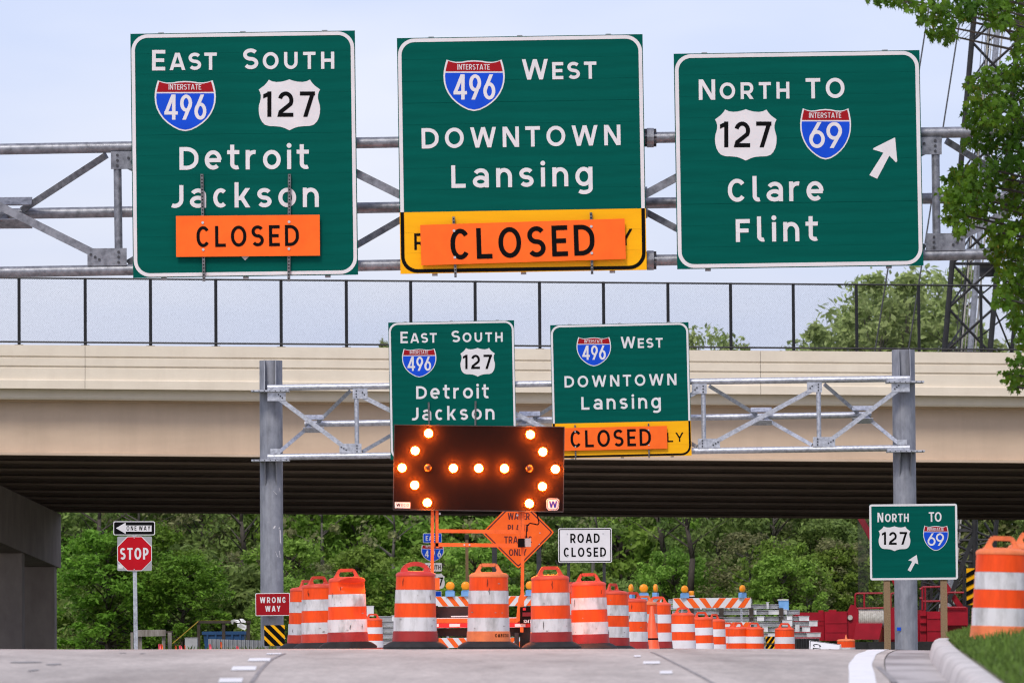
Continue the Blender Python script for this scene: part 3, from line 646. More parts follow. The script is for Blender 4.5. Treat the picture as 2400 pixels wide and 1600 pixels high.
# left pier: cap along the bridge width, skewed, columns below
def pier(x_back, sgn, name_m):
    DB = BD + back - .9; DF = BD - .0
    def xx(D): return x_back + (D - DB) * .0888 * sgn
    capb = 1.87
    def ct(D): return ztop(xx(D)) - (3.37 + DROP * ((D - BD - .95) / SP)) - .06
    mb = MB()
    for D in (DF, DB):
        for dx, dz in ((0, 0), (-1.3 * sgn, 0), (-1.3 * sgn, -capb), (0, -capb)): mb.v.append(Vector((xx(D) + dx, D, ct(D) + dz)))
    mb.v[3].z -= 0.0
    mb.f = [(0, 1, 2, 3), (7, 6, 5, 4), (0, 4, 5, 1), (1, 5, 6, 2), (2, 6, 7, 3), (3, 7, 4, 0)]
    mb.build('pier_cap', name_m, bridge, world=True)
    for k in range(NG):
        D = BD + .95 + SP * k
        MB().box((xx(D) - .65 * sgn, D, ct(D) + .03), (.7, .6, .06)).build('bearing', M['steeldark'], bridge, world=True)
    for k in range(4):
        D = DB - .55 - k * 6.4; x = xx(D) - .62 * sgn; zt = ct(D) - capb
        mb = MB().box2((x - .52, D - .5, gz(x, D) - .2), (x + .52, D + .5, zt + .005)); mb.build('column', name_m, bridge, world=True)
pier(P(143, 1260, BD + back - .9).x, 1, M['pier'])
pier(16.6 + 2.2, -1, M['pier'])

# chain-link fence on the parapet
fence = thing('chain_link_fence', 'black chain-link safety fence along the overpass parapet', 'fence', loc=(0, BD + .2, 0))
fx = [44, 196, 346, 496, 646, 796, 944, 1092, 1240, 1387, 1535, 1679, 1823, 1968, 2111, 2254]
fx = [-412, -260, -108] + fx + [2397, 2540, 2683]
FX = [P(x * 1.0204, 800, BD + .2).x for x in fx]; FH = 2.10
for x in FX:
    MB().tube((x, 0, ztop(x) + .012), (x, 0, ztop(x) + FH), .05, 10).build('post', M['fence'], fence)
    MB().box((x, 0, ztop(x) + .009), (.26, .2, .018)).build('foot_plate', M['fence'], fence)
bwid = 2.0; mbw = MB(); stp = .072
i = -FH
while i < bwid:
    for sg in (1, -1):
        a, b = max(0, i), min(bwid, i + FH)
        if b - a < .02: continue
        za, zb = a - i, b - i
        pa, pb = ((a, 0, za), (b, 0, zb)) if sg > 0 else ((bwid - a, .004, za), (bwid - b, .004, zb))
        mbw.tube(pa, pb, .0016, 3, caps=False)
    i += stp
wire = mbw.mesh('chain_link_panel', M['fence'])
for a, b in zip(FX[:-1], FX[1:]):
    w = b - a; m = Matrix(((w / bwid, 0, 0, a), (0, 1, 0, 0), (-GRADE * w / bwid, 0, (FH - .14) / FH, ztop(a) + .10), (0, 0, 0, 1)))
    o = obj('chain_link_panel', wire, fence, m)
    for hh, nm in ((FH - .03, 'top_rail'), (.10, 'bottom_rail')): MB().tube((a, -.03, ztop(a) + hh), (b, -.03, ztop(b) + hh), .028, 8).build(nm, M['fence'], fence)

# ---------------------------------------------------------------- sign gantries (triangular tube trusses)
def gantry(name, label, D, back_d, nodes, yt, ym, yb, posts, flip, r, splice=(), gv='galv'):
    root = thing(name, label, 'gantry', loc=(P(posts[0][0], 1500, D).x, D + .5, gz(P(posts[0][0], 1500, D).x, D + .5)))
    T = lambda x: P(x, yt(x), D); Bm = lambda x: P(x, yb(x), D); Rr = lambda x: P(x, ym(x), D + back_d)
    xa, xb = nodes[0], nodes[-1]; mids = [(a + b) / 2 for a, b in zip(nodes[:-1], nodes[1:])]
    for fn, a, b in ((T, xa - 10, xb + 10), (Bm, xa - 10, xb + 10), (Rr, mids[0] - 22, mids[-1] + 22)):
        MB().tube(fn(a), fn(b), r, 20).build('chord', M[gv], root, smooth=True, world=True, sharp=50)
    ppm = F / D
    def plate(px, py0, py1, w, dd, xoff=0, bolts=()):
        c0, c1 = P(px + xoff, py0, D + dd), P(px + xoff, py1, D + dd); mb = MB().box((c0 + c1) / 2, (w / ppm, .03, abs(c0.z - c1.z)))
        g = mb.build('gusset_plate', M[gv], root, world=True)
        if bolts:
            mb2 = MB()
            for bx, by in bolts:
                q = P(px + xoff + bx, (py0 + py1) / 2 + by, D + dd - .016); mb2.tube(q, q + Vector((0, -.02, 0)), .02, 8)
            stuff(mb2.build('bolt_row', M['bolt'], g, world=True))
    rp = r * ppm; s = ppm / 160.0
    for i, (a, b) in enumerate(zip(nodes[:-1], nodes[1:])):
        L = b <= flip; mid = (a + b) / 2; w = .10
        t0, t1 = (a, b) if L else (b, a)                        # front diagonal: top at t0, bottom at t1
        sg = 1 if L else -1
        MB().bar(P(t0 + sg * 24 * s, yt(t0) + rp + 28 * s, D - .03), P(t1 - sg * 50 * s, yb(t1) - rp - 24 * s, D - .03), .115, .05, (0, 1, 0)).build('diagonal', M[gv], root, world=True)
        for p0, p1 in ((P(t1 - sg * 26 * s, yt(t1) + rp + 6 * s, D + .05), Rr(mid + sg * 18 * s) + Vector((0, -.06, .05))), (P(t0 + sg * 26 * s, yb(t0) - rp - 4 * s, D + .06), Rr(mid - sg * 18 * s) + Vector((0, -.06, -.06)))):
            MB().bar(p0, p1, .095, .05, (0, 1, 0)).build('rear_diagonal', M[gv], root, world=True)
        c = Rr(mid); hw = 44 * s / ppm
        mb = MB().box(c + Vector((0, -.30, .16)), (hw * 2, .02, .20), Matrix.Rotation(radians(-52), 3, 'X')); mb.build('rear_gusset', M[gv], root, world=True)
        mb = MB().box(c + Vector((0, -.30, -.17)), (hw * 2, .02, .20), Matrix.Rotation(radians(52), 3, 'X')); mb.build('rear_gusset', M[gv], root, world=True)
    for i, x in enumerate(nodes):
        end = i in (0, len(nodes) - 1); L = x <= flip; sg = 1 if L else -1
        if not end:
            xb_ = x + 3.5 * s
            MB().tube(P(x, yt(x) + rp, D), P(xb_, yb(x) - rp, D), .06, 14).build('vertical', M[gv], root, smooth=True, world=True, sharp=50)
            plate(x, yt(x) + rp - 3 * s, yt(x) + rp + 38 * s, 62 * s, -.06, sg * 16 * s, [(-sg * 16 * s, k * 12 * s) for k in (-1, 0, 1)] + [(sg * (10 + 8 * k) * s, (k - .6) * 9 * s) for k in (0, 1)])
            plate(x, yb(x) - rp - 38 * s, yb(x) - rp + 3 * s, 92 * s, -.06, -sg * 24 * s, [(sg * 27 * s, k * 12 * s) for k in (-1, 0, 1)] + [(-sg * (38 - 10 * k) * s, (k - 1) * 6 * s) for k in (0, 1, 2)])
        else:
            e = 1 if i == 0 else -1
            plate(x, yt(x) + rp + 2 * s, yt(x) + rp + 42 * s, 76 * s, -.06, e * 20 * s, [(e * (8 + 8 * k) * s, (k - 1) * 7 * s) for k in (0, 1, 2)])
            plate(x, yb(x) - rp - 22 * s, yb(x) - rp + 2 * s, 40 * s, -.05, e * 14 * s)
    for x in splice:
        for fn in (T, Bm):
            c = fn(x); MB().tube(c - Vector((.05, 0, 0)), c + Vector((.05, 0, 0)), r * 1.75, 16).build('splice_flange', M[gv], root, world=True)
            mb = MB()
            for k in range(8):
                o = Vector((0, cos(k * pi / 4), sin(k * pi / 4))) * r * 1.4; mb.tube(c + o - Vector((.09, 0, 0)), c + o + Vector((.09, 0, 0)), .018, 6)
            stuff(mb.build('bolt_ring', M['bolt'], root, world=True))
    for (px, ytop) in posts:
        R = .30; pd = D + r + R + .16
        top = P(px - 1, ytop, pd); X = P(px, 1300, pd).x
        post = MB().tube((X, pd, gz(X, pd) - .1), (X, pd, top.z), R, 36).build('post', M['galvd'], root, smooth=True, world=True, sharp=50)
        zt, zb = P(px, yt(px), D).z, P(px, yb(px), D).z
        for zz, up in ((zt, 1), (zb, -1)):
            zs = zz - r - .005
            MB().box((X, D + .12, zs), (.98, .62, .045)).build('saddle_plate', M[gv], root, world=True)
            for dx in (-.145, .145):
                hz = (top.z - zs) if up > 0 else -.88
                a = .34
                pts = [(D - .04, zs + (.022 if up > 0 else -.024)), (pd - .1, zs + (.022 if up > 0 else -.024)), (pd - .1, zs + hz), (D + .12 if up > 0 else pd - .14, zs + hz)]
                mb = MB(); mb.v = [Vector((X + dx + e, y, z)) for e in (-.012, .012) for y, z in pts]; mb.f = [(0, 1, 2, 3), (7, 6, 5, 4)] + [(k, (k + 1) % 4, 4 + (k + 1) % 4, 4 + k) for k in range(4)]
                mb.build('bracket_fin', M['galvd'], root, world=True)
            mb = MB()
            for k in range(7):
                q = Vector((X - .42 + k * .14, D - .19, zs)); mb.tube(q, q + Vector((0, -.02, 0)), .014, 6)
            stuff(mb.build('bolt_row', M['bolt'], root, world=True))
        c = Vector((X, pd, gz(X, pd)))
        MB().box(c + Vector((0, 0, .05)), (1.0, 1.0, .1)).build('base_plate', M['galvd'], root, world=True)
    return root
ND, FD = F / 160.0, F / 90.0
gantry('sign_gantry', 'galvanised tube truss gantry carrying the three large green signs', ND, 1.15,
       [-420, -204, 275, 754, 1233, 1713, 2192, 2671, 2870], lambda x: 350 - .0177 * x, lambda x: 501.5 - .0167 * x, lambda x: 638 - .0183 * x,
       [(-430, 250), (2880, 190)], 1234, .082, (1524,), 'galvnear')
FARG = gantry('sign_gantry', 'galvanised truss gantry with round grey posts in front of the overpass', FD, 1.15,
       [637, 835, 1106, 1377, 1648, 1918, 2122], lambda x: 907 - .0142 * (x - 720), lambda x: 992 - .0167 * (x - 800), lambda x: 1070 - .0144 * (x - 680),
       [(637, 845), (2122, 820)], 1378, .082)
# ---------------------------------------------------------------- overhead guide signs
zA = zoomer(280, 50, 2.4883); zB = zoomer(900, 60, 2.5292); zC = zoomer(1550, 90, 2.7508); zD = zoomer(880, 730, 3.0154); zE = zoomer(1700, 1150, 3.36)
def design_east(S):
    S.planks(-S.h / 2, S.h / 2, M['green']); S.border(M['white'], .012, .052, .24); S.hangers((-1.2, 0, 1.2))
    W = M['white']
    S.text('E', 190, 288, 268, 288, 120, W); S.text('AST', 292, 286, 568, 284, 101, W, .19)
    S.text('S', 722, 281, 802, 280, 121, W); S.text('OUTH', 836, 281, 1253, 278, 100, W, .19)
    S.text('Detroit', 350, 867, 1105, 862, 133, W); S.text('Jackson', 300, 1089, 1163, 1083, 133, W)
    S.interstate(205, 345, 562, 642, '496', 262, 507, 428, 575, 287, 477, 368, 400)
    S.usshield(812, 340, 1170, 636, '127', 838, 1140, 410, 558)
    S.arrow([(733, 1395), (690, 1350), (718, 1350), (718, 1260), (748, 1260), (748, 1350), (776, 1350)], W)
def design_west(S):
    yd = (S.loc(95, 1107).y + S.loc(1555, 1083).y) / 2
    S.planks(yd, S.h / 2, M['green']); S.planks(-S.h / 2, yd, M['yellow']); S.hangers((-1.3, 0, 1.3))
    W = M['white']; w2, h2 = S.w / 2, S.h / 2
    def half(top):
        o = rrect(-w2 + .012, -h2 + .012, w2 - .012, h2 - .012, .24); i = rrect(-w2 + .064, -h2 + .064, w2 - .064, h2 - .064, .19)
        n = len(o); q = MB(); ins = [k for k in range(n) if (o[k][1] > yd) == top]
        if top: ko = [o[k] for k in ins]; ki = [i[k] for k in ins]
        else: ko = [o[k] for k in ins]; ki = [i[k] for k in ins]
        yy = yd + (.001 if top else -.001)
        if top: ko = [(w2 - .012, yy)] + ko + [(-w2 + .012, yy)]; ki = [(w2 - .064, yy)] + ki + [(-w2 + .064, yy)]
        else: ko = [(-w2 + .012, yy)] + ko + [(w2 - .012, yy)]; ki = [(-w2 + .064, yy)] + ki + [(w2 - .064, yy)]
        n = len(ko); q.v = [Vector((a, b, .005)) for a, b in ko + ki]; q.f = [(k, k + 1, n + k + 1, n + k) for k in range(n - 1)]
        q.build('border', M['white'] if top else M['black'], S.root)
    half(True); half(False)
    S.interstate(352, 203, 716, 508, '496', 412, 660, 290, 440, 435, 627, 231, 263)
    S.text('W', 818, 322, 977, 320, 121, W); S.text('EST', 998, 320, 1260, 316, 102, W, .19)
    S.text('DOWNTOWN', 224, 730, 1403, 709, 121, W); S.text('Lansing', 400, 963, 1237, 951, 134, W)
    S.text('RIGHT', 180, 1330, 560, 1324, 98, M['black'], .15); S.text('LANE', 640, 1322, 960, 1315, 98, M['black'], .15); S.text('ONLY', 1080, 1312, 1474, 1302, 98, M['black'], .15)
def design_north(S):
    S.planks(-S.h / 2, S.h / 2, M['green']); S.border(M['white'], .012, .055, .24); S.hangers((-1.35, 1.3))
    W = M['white']
    S.text('N', 242, 398, 352, 397, 132, W); S.text('ORTH', 377, 394, 826, 389, 108, W, .19); S.text('TO', 932, 389, 1182, 385, 131, W)
    S.usshield(346, 458, 743, 788, '127', 378, 710, 537, 703); S.interstate(895, 452, 1223, 782, '69', 953, 1165, 540, 708, 952, 1160, 480, 514)
    S.text('Clare', 430, 1055, 1047, 1047, 149, W); S.text('Flint', 481, 1313, 1010, 1306, 147, W)
    S.arrow([(1507, 640), (1498, 643), (1368, 708), (1365, 717), (1432, 738), (1341, 882), (1391, 906), (1470, 757), (1512, 800), (1521, 792)], W)
SD = ND - .28
S1 = Sign('guide_sign', 'large green EAST 496 SOUTH 127 Detroit Jackson sign on the three-sign gantry', [(65, 70), (1376, 58), (78, 1500), (1388, 1473)], SD, zA); design_east(S1)
S2 = Sign('guide_sign', 'large green and yellow WEST DOWNTOWN Lansing sign between two all-green signs', [(74, 76), (1530, 51), (100, 1471), (1560, 1448)], SD, zB); design_west(S2)
S3 = Sign('guide_sign', 'large green NORTH 127 TO 69 Clare Flint sign with diagonal arrow on the front gantry', [(80, 100), (1665, 76), (103, 1487), (1690, 1463)], SD, zC); design_north(S3)
SF = FD - .28
S4 = Sign('guide_sign', 'green Detroit Jackson sign on the two-sign gantry, half covered by the arrow board', [(90, 78), (981, 60), (107, 1046), (997, 1030)], SF, zD, base=S1); design_east(S4)
S5 = Sign('guide_sign', 'green and yellow DOWNTOWN Lansing sign on the two-sign gantry beside the arrow board', [(1237, 93), (2217, 77), (1253, 1040), (2230, 1013)], SF, zD, base=S2); design_west(S5)

def closed_plate(label, D, zoom, corners, chans, text, cw, bolts=True):
    S = Sign('closed_panel', label, corners, D, zoom); w2, h2 = S.w / 2, S.h / 2
    MB().box((0, 0, -.006), (S.w, S.h, .012)).build('plate', M['closed'], S.root)
    s, x0, y0, x1, y1, cap = text
    S.text(s, x0, y0, x1, y1, cap, M['black'], .15, .80)
    for (xa, ya, xb, yb) in chans:
        a, b = S.loc(xa, ya), S.loc(xb, yb); d = (b - a).normalized(); ln_ = (b - a).length
        ch = MB().bar((a.x, a.y, -.045), (b.x, b.y, -.045), cw, .05, (0, 0, 1)).build('mounting_channel', M['channel'], S.root)
        mb = MB(); k = .03
        while k < ln_:
            q = a + d * k; mb.add([(q.x - .011, q.y - .008, -.0185), (q.x + .011, q.y - .008, -.0185), (q.x + .011, q.y + .008, -.0185), (q.x - .011, q.y + .008, -.0185)], [(0, 1, 2, 3)]); k += .05
        stuff(mb.build('perforations', M['black'], ch))
        for t in (-.33, .33):
            y = t * S.h; tt = (y - a.y) / (b.y - a.y); q = a + (b - a) * tt
            MB().tube((q.x, q.y, 0), (q.x, q.y, .012), .02, 10).build('bolt', M['boltlight'], S.root)
    return S
CDN, CDF = SD - .08, SF - .08
closed_plate('small orange CLOSED panel bolted over the big Detroit Jackson sign', CDN, zA, [(330, 1135), (1168, 1128), (330, 1374), (1169, 1366)],
             [(480, 890, 492, 1515), (991, 890, 987, 1515)], ('CLOSED', 450, 1317, 1047, 1309, 122), .042)
closed_plate('wide tilted orange CLOSED panel bolted over the big yellow exit strip', CDN, zB, [(214, 1182), (1425, 1144), (222, 1421), (1435, 1383)],
             [(412, 1132, 424, 1490), (1227, 1107, 1234, 1472)], ('CLOSED', 397, 1388, 1250, 1360, 182), .036)
closed_plate('orange CLOSED panel on the Detroit Jackson sign behind the arrow board', CDF, zD, [(271, 818), (840, 812), (271, 980), (840, 974)],
             [(376, 640, 384, 1070), (707, 632, 704, 1060)], ('CLOSED', 352, 941, 758, 935, 83), .042)
closed_plate('orange CLOSED panel on the yellow strip overlapped by the arrow board', CDF, zD, [(1257, 822), (2060, 808), (1260, 986), (2063, 966)],
             [(1410, 800, 1415, 1045), (1929, 790, 1934, 1033)], ('CLOSED', 1380, 960, 1948, 946, 120), .034)

# ---------------------------------------------------------------- ground-mounted signs
def posts_to_ground(S, xs, m, w, top=0.0, dz=-.06, name='post', d=None):
    for x in xs:
        t = S.m @ Vector((x, top, dz)); g = gz(t.x, t.y) - .1
        MB().box2((t.x - w / 2, t.y, g), (t.x + w / 2, t.y + (d or w), t.z)).build(name, m, S.root, world=True)
ED = F / 97.0
S6 = Sign('exit_sign', 'small green NORTH 127 TO 69 arrow sign on two timber posts', [(1130, 105), (1822, 100), (1143, 703), (1835, 695)], ED, zE)
S6.border(M['white'], .0, .05, .06); MB().box((0, 0, -.008), (S6.w - .002, S6.h - .002, .016)).build('panel', M['green'], S6.root)
S6.text('N', 1198, 245, 1245, 245, 75, M['white'], .16, .76); S6.text('ORTH', 1257, 244, 1445, 243, 66, M['white'], .17, .76); S6.text('TO', 1603, 242, 1703, 241, 76, M['white'], .16, .76)
S6.usshield(1207, 277, 1457, 472, '127', 1233, 1432, 322, 422); S6.interstate(1558, 272, 1757, 470, '69', 1592, 1722, 332, 430, 1590, 1720, 288, 312)
S6.arrow([(1507, 502), (1440, 545), (1472, 553), (1436, 622), (1458, 634), (1495, 566), (1519, 576)], M['white'])
posts_to_ground(S6, (S6.loc(1265, 0).x, S6.loc(1712, 0).x), M['wood'], .155, -S6.h / 2 + .5, -.03)

z8 = zoomer(0, 1050, 2.851)
OD = F / 107.5
SO = Sign('one_way_sign', 'black and white ONE WAY arrow plate above the stop sign', [(757, 487), (1036, 487), (757, 580), (1036, 580)], OD - .05, z8)
MB().slab(rrect(-SO.w / 2, -SO.h / 2, SO.w / 2, SO.h / 2, .04), -.008, 0).build('plate', M['white'], SO.root)
MB().slab(rrect(-SO.w / 2 + .018, -SO.h / 2 + .018, SO.w / 2 - .018, SO.h / 2 - .018, .03), .001, .003).build('black_field', M['black'], SO.root)
SO.arrow([(775, 533), (840, 495), (840, 515), (1013, 515), (1013, 556), (840, 556), (840, 571)], M['white'], z=.006)
SO.text('ONE', 846, 548, 912, 548, 30, M['black'], .13, .66, .009); SO.text('WAY', 928, 548, 1004, 548, 30, M['black'], .13, .66, .009)
ST = Sign('stop_sign', 'red octagonal STOP sign on a grey square backing plate and galvanised post', [(783, 589), (1014, 588), (784, 818), (1016, 818)], OD - .05, z8)
MB().slab(rrect(-ST.w / 2, -ST.h / 2, ST.w / 2, ST.h / 2, .03), -.010, -.004).build('backing_plate', mat('backing_grey', (0.36, 0.36, 0.37), .5, .2), ST.root)
octo = lambda r: [(r / cos(pi / 8) * cos(pi / 8 + i * pi / 4), r / cos(pi / 8) * sin(pi / 8 + i * pi / 4)) for i in range(8)]
MB().slab(octo(ST.w / 2), -.002, .003).build('octagon', M['white'], ST.root); MB().slab(octo(ST.w / 2 - .016), .004, .006).build('red_field', M['stopred'], ST.root)
ST.text('STOP', 803, 743, 993, 741, 78, M['white'], .17, .64, .010)
for yy in (598, 808): q = ST.loc(897, yy); MB().tube((q.x, q.y, .006), (q.x, q.y, .014), .012, 8).build('bolt', M['boltlight'], ST.root)
q = ST.loc(806, 788); MB().box((q.x, q.y, -.002), (.10, .09, .002)).build('sticker', M['white'], ST.root)
t = P(*z8(897, 500), OD); t2 = P(*z8(903, 1340), OD)
MB().bar((t.x, OD + .01, t.z), (t2.x + .02, OD + .01, gz(t2.x, OD) - .2), .085, .06, (0, 1, 0)).build('post', M['galv'], ST.root, world=True)

WW = Sign('wrong_way_sign', 'dark red WRONG WAY plate strapped to the grey gantry post', [(1705, 967), (1936, 965), (1708, 1120), (1939, 1116)], FD + .0, z8)
MB().slab(rrect(-WW.w / 2, -WW.h / 2, WW.w / 2, WW.h / 2, .03), -.01, 0).build('plate', M['white'], WW.root)
MB().slab(rrect(-WW.w / 2 + .018, -WW.h / 2 + .018, WW.w / 2 - .018, WW.h / 2 - .018, .025), .001, .003).build('red_field', M['ired'], WW.root)
WW.text('WRONG', 1737, 1033, 1910, 1031, 39, M['white'], .18, .74); WW.text('WAY', 1772, 1090, 1874, 1089, 38, M['white'], .18, .74)
def hazard_plate(label, corners, D, zoom, n=4, up=False, name='object_marker'):
    S = Sign(name, label, corners, D, zoom); w, h = S.w, S.h
    MB().box((0, 0, -.006), (w, h, .012)).build('plate', M['yellow'], S.root)
    bw = w * .25
    for k in range(-3, 5):
        # diagonal black bands clipped to the plate
        c = k * 2 * bw * .98
        pts = clip_poly([(c - w, h * 1.0 + 0), (c - w + bw * 1.2, h), (c + w + bw * 1.2, -h), (c + w, -h)], w / 2, h / 2)
        if len(pts) > 2:
            if up: pts = [(-x, y) for x, y in pts]
            MB().poly(pts, .004).build('stripe', M['black'], S.root)
    return S
def clip_poly(p, hx, hy):
    for ax, lim, sg in ((0, hx, 1), (0, -hx, -1), (1, hy, 1), (1, -hy, -1)):
        out = []
        for i in range(len(p)):
            a, b = p[i - 1], p[i]; ia, ib = (lim - a[ax]) * sg >= 0, (lim - b[ax]) * sg >= 0
            if ia != ib:
                t = (lim - a[ax]) / (b[ax] - a[ax]); out.append((a[0] + (b[0] - a[0]) * t, a[1] + (b[1] - a[1]) * t))
            if ib: out.append(b)
        p = out
        if not p: return []
    return p
hazard_plate('black and yellow diagonal striped marker at the foot of the gantry post below WRONG WAY', [(1765, 1181), (1903, 1180), (1766, 1320), (1903, 1318)], FD - .0, z8)

# road closed sign behind the drums, diamond warning sign, route marker cluster
z6 = zoomer(960, 1180, 4.704)
RD = F / 103.0
SR = Sign('road_closed_sign', 'white ROAD CLOSED sign on two dark posts behind the drums', [(1635, 268), (2229, 266), (1642, 650), (2231, 645)], RD, z6)
MB().slab(rrect(-SR.w / 2, -SR.h / 2, SR.w / 2, SR.h / 2, .04), -.01, 0).build('plate', M['white'], SR.root); SR.border(M['black'], .018, .018, .035)
SR.text('ROAD', 1772, 430, 2096, 428, 102, M['black'], .165, .76); SR.text('CLOSED', 1700, 584, 2166, 581, 102, M['black'], .165, .76)
for x, y in ((1738, 330), (2132, 326), (1738, 580), (2132, 578)): q = SR.loc(x, y); MB().tube((q.x, q.y, 0), (q.x, q.y, .014), .014, 8).build('bolt', M['boltlight'], SR.root)
posts_to_ground(SR, (SR.loc(1748, 0).x, SR.loc(2140, 0).x), M['steeldark'], .07, .25)
WD = F / 95.0
a = P(*z6(810, 320), WD); b = P(*z6(1583, 312), WD); ctr = (a + b) / 2; hd = (b - a).length / 2
m = Matrix.Translation(ctr) @ Matrix.Rotation(radians(90), 4, 'X')
DI = thing('diamond_sign', 'orange diamond WATER PLANT TRAFFIC ONLY sign behind the arrow board frame', 'sign', m)
def diamond(r, c):
    pts = []
    for k in range(4):
        an = k * pi / 2; d = Vector((cos(an), sin(an))); t = Vector((-sin(an), cos(an)))
        pts += [tuple(d * (r - c) - t * c), tuple(d * (r - c * .3)), tuple(d * (r - c) + t * c)]
    return pts
MB().slab(diamond(hd + .03, .05), -.012, 0).build('plate', M['constr'], DI)
MB().ring(diamond(hd - .015, .045), diamond(hd - .055, .04), .004).build('border', mat('dark_red_border', (.10, .008, .008), .5), DI)
minv = m.inverted()
def dloc(x, y): q = minv @ P(*z6(x, y), WD); return Vector((q.x, q.y))
for s, x0, x1, y, cap in (('WATER', 1082, 1324, 175, 76), ('PLANT', 1082, 1318, 304, 74), ('TRAFFIC', 1044, 1352, 434, 76), ('ONLY', 1095, 1290, 572, 74)):
    a, b = dloc(x0, y), dloc(x1, y - 2); letters(s, a, b - a, cap / 4.704 / 95, .15, .72, (b - a).length, .006, mat('dark_red_border', (.10, .008, .008), .5), DI)
for x, y in ((1437, 320), (1430, 445)): q = dloc(x, y); MB().tube((q.x, q.y, 0), (q.x, q.y, .014), .014, 8).build('bolt', M['boltlight'], DI)
for x in (935, 1425):
    t = P(*z6(x, 470), WD + .06); MB().box2((t.x - .06, WD + .03, gz(t.x, WD) - .1), (t.x + .06, WD + .11, P(1212, 1220, WD).z)).build('post', M['steeldark'], DI, world=True)

RT = F / 64.5
def small_plate(label, corners, mt, s, tc_, tx0, tx1, ty, cap, tm, name='route_plate'):
    S = Sign(name, label, corners, RT, z6); MB().slab(rrect(-S.w / 2, -S.h / 2, S.w / 2, S.h / 2, .04), -.01, 0).build('plate', M['white'] if mt != M['white'] else M['black'], S.root)
    MB().slab(rrect(-S.w / 2 + .015, -S.h / 2 + .015, S.w / 2 - .015, S.h / 2 - .015, .03), .001, .003).build('field', mt, S.root)
    if s: S.text(s, tx0, ty, tx1, ty, cap, tm, .16, .75)
    return S
q = thing('route_marker_assembly', 'post of stacked EAST 496 SOUTH 127 route markers behind the arrow board leg', 'sign', loc=P(1016, 1530, RT + .06))
SE = small_plate('x', [(147, 326), (355, 324), (149, 430), (355, 428)], M['iblue'], 'EAST', 0, 178, 328, 406, 54, M['white'])
SI = Sign('x', 'x', [(127, 447), (378, 447), (127, 637), (378, 637)], RT, z6); SI.interstate(127, 450, 378, 637, '496', 170, 345, 512, 590, 180, 328, 462, 481)
SS = small_plate('x', [(162, 646), (360, 646), (162, 748), (360, 748)], M['white'], 'SOUTH', 0, 182, 344, 724, 50, M['black'])
SU = Sign('x', 'x', [(150, 764), (388, 764), (150, 950), (388, 950)], RT, z6); SU.usshield(150, 764, 388, 950, '127', 168, 370, 810, 905)
SB = small_plate('x', [(170, 960), (352, 960), (170, 1050), (352, 1050)], M['iblue'], '', 0, 0, 0, 0, 0, M['white'])
qi = wmat(q).inverted()
for S, nm in ((SE, 'direction_plate'), (SI, 'shield_plate'), (SS, 'direction_plate'), (SU, 'shield_plate'), (SB, 'arrow_plate')):
    # the plates become parts of one assembly
    kids = list(S.root.children); first = kids[0]
    for k in kids: k.matrix_basis = qi @ S.m @ k.matrix_basis; k.parent = q
    for k in kids[1:]:
        k.parent = first; k.matrix_basis = first.matrix_basis.inverted() @ k.matrix_basis
    first.name = nm; bpy.data.objects.remove(S.root)
t = P(1016, 1260, RT + .06); MB().box2((t.x - .04, RT + .03, gz(t.x, RT) - .1), (t.x + .04, RT + .09, t.z)).build('post', M['steeldark'], q, world=True)
t = P(1094, 1250, RT - 2); g = thing('timber_pole', 'slim brown timber pole standing alone behind the diamond sign', 'pole', loc=(t.x, RT - 2, gz(t.x, RT - 2)))
MB().bar((t.x, RT - 2, gz(t.x, RT - 2) - .1), t, .11, .11, (0, 1, 0)).build('shaft', M['wood'], g, world=True); MB().box(t + Vector((0, -.05, -.12)), (.16, .04, .16)).build('bracket', M['wooddark'], g, world=True)
# sign lying on its side among the drums, reading downward
FDn = F / 97.0
S7 = Sign('fallen_sign', 'white ROAD CLOSED sign stood on its side among the drums beside the beam stack', [(650, 1175), (900, 1205), (625, 1575), (875, 1608)], FDn, zE)
MB().box((0, 0, -.006), (S7.w, S7.h, .012)).build('plate', M['white'], S7.root); S7.border(M['black'], .015, .015, .03)
letters('CLOSED', (-S7.w * .25 - .1, S7.h / 2 - .13), (0, -1), .19, .145, .9, S7.h - .26, .006, M['black'], S7.root, ey=Vector((1, 0)))
letters('ROAD', (S7.w * .13, S7.h / 2 - .28), (0, -1), .19, .145, .9, S7.h - .56, .006, M['black'], S7.root, ey=Vector((1, 0)))
S7.root.matrix_basis = S7.m @ Matrix.Translation((0, S7.h / 2, 0)) @ Matrix.Rotation(radians(-57), 4, 'X') @ Matrix.Translation((0, -S7.h / 2, 0))
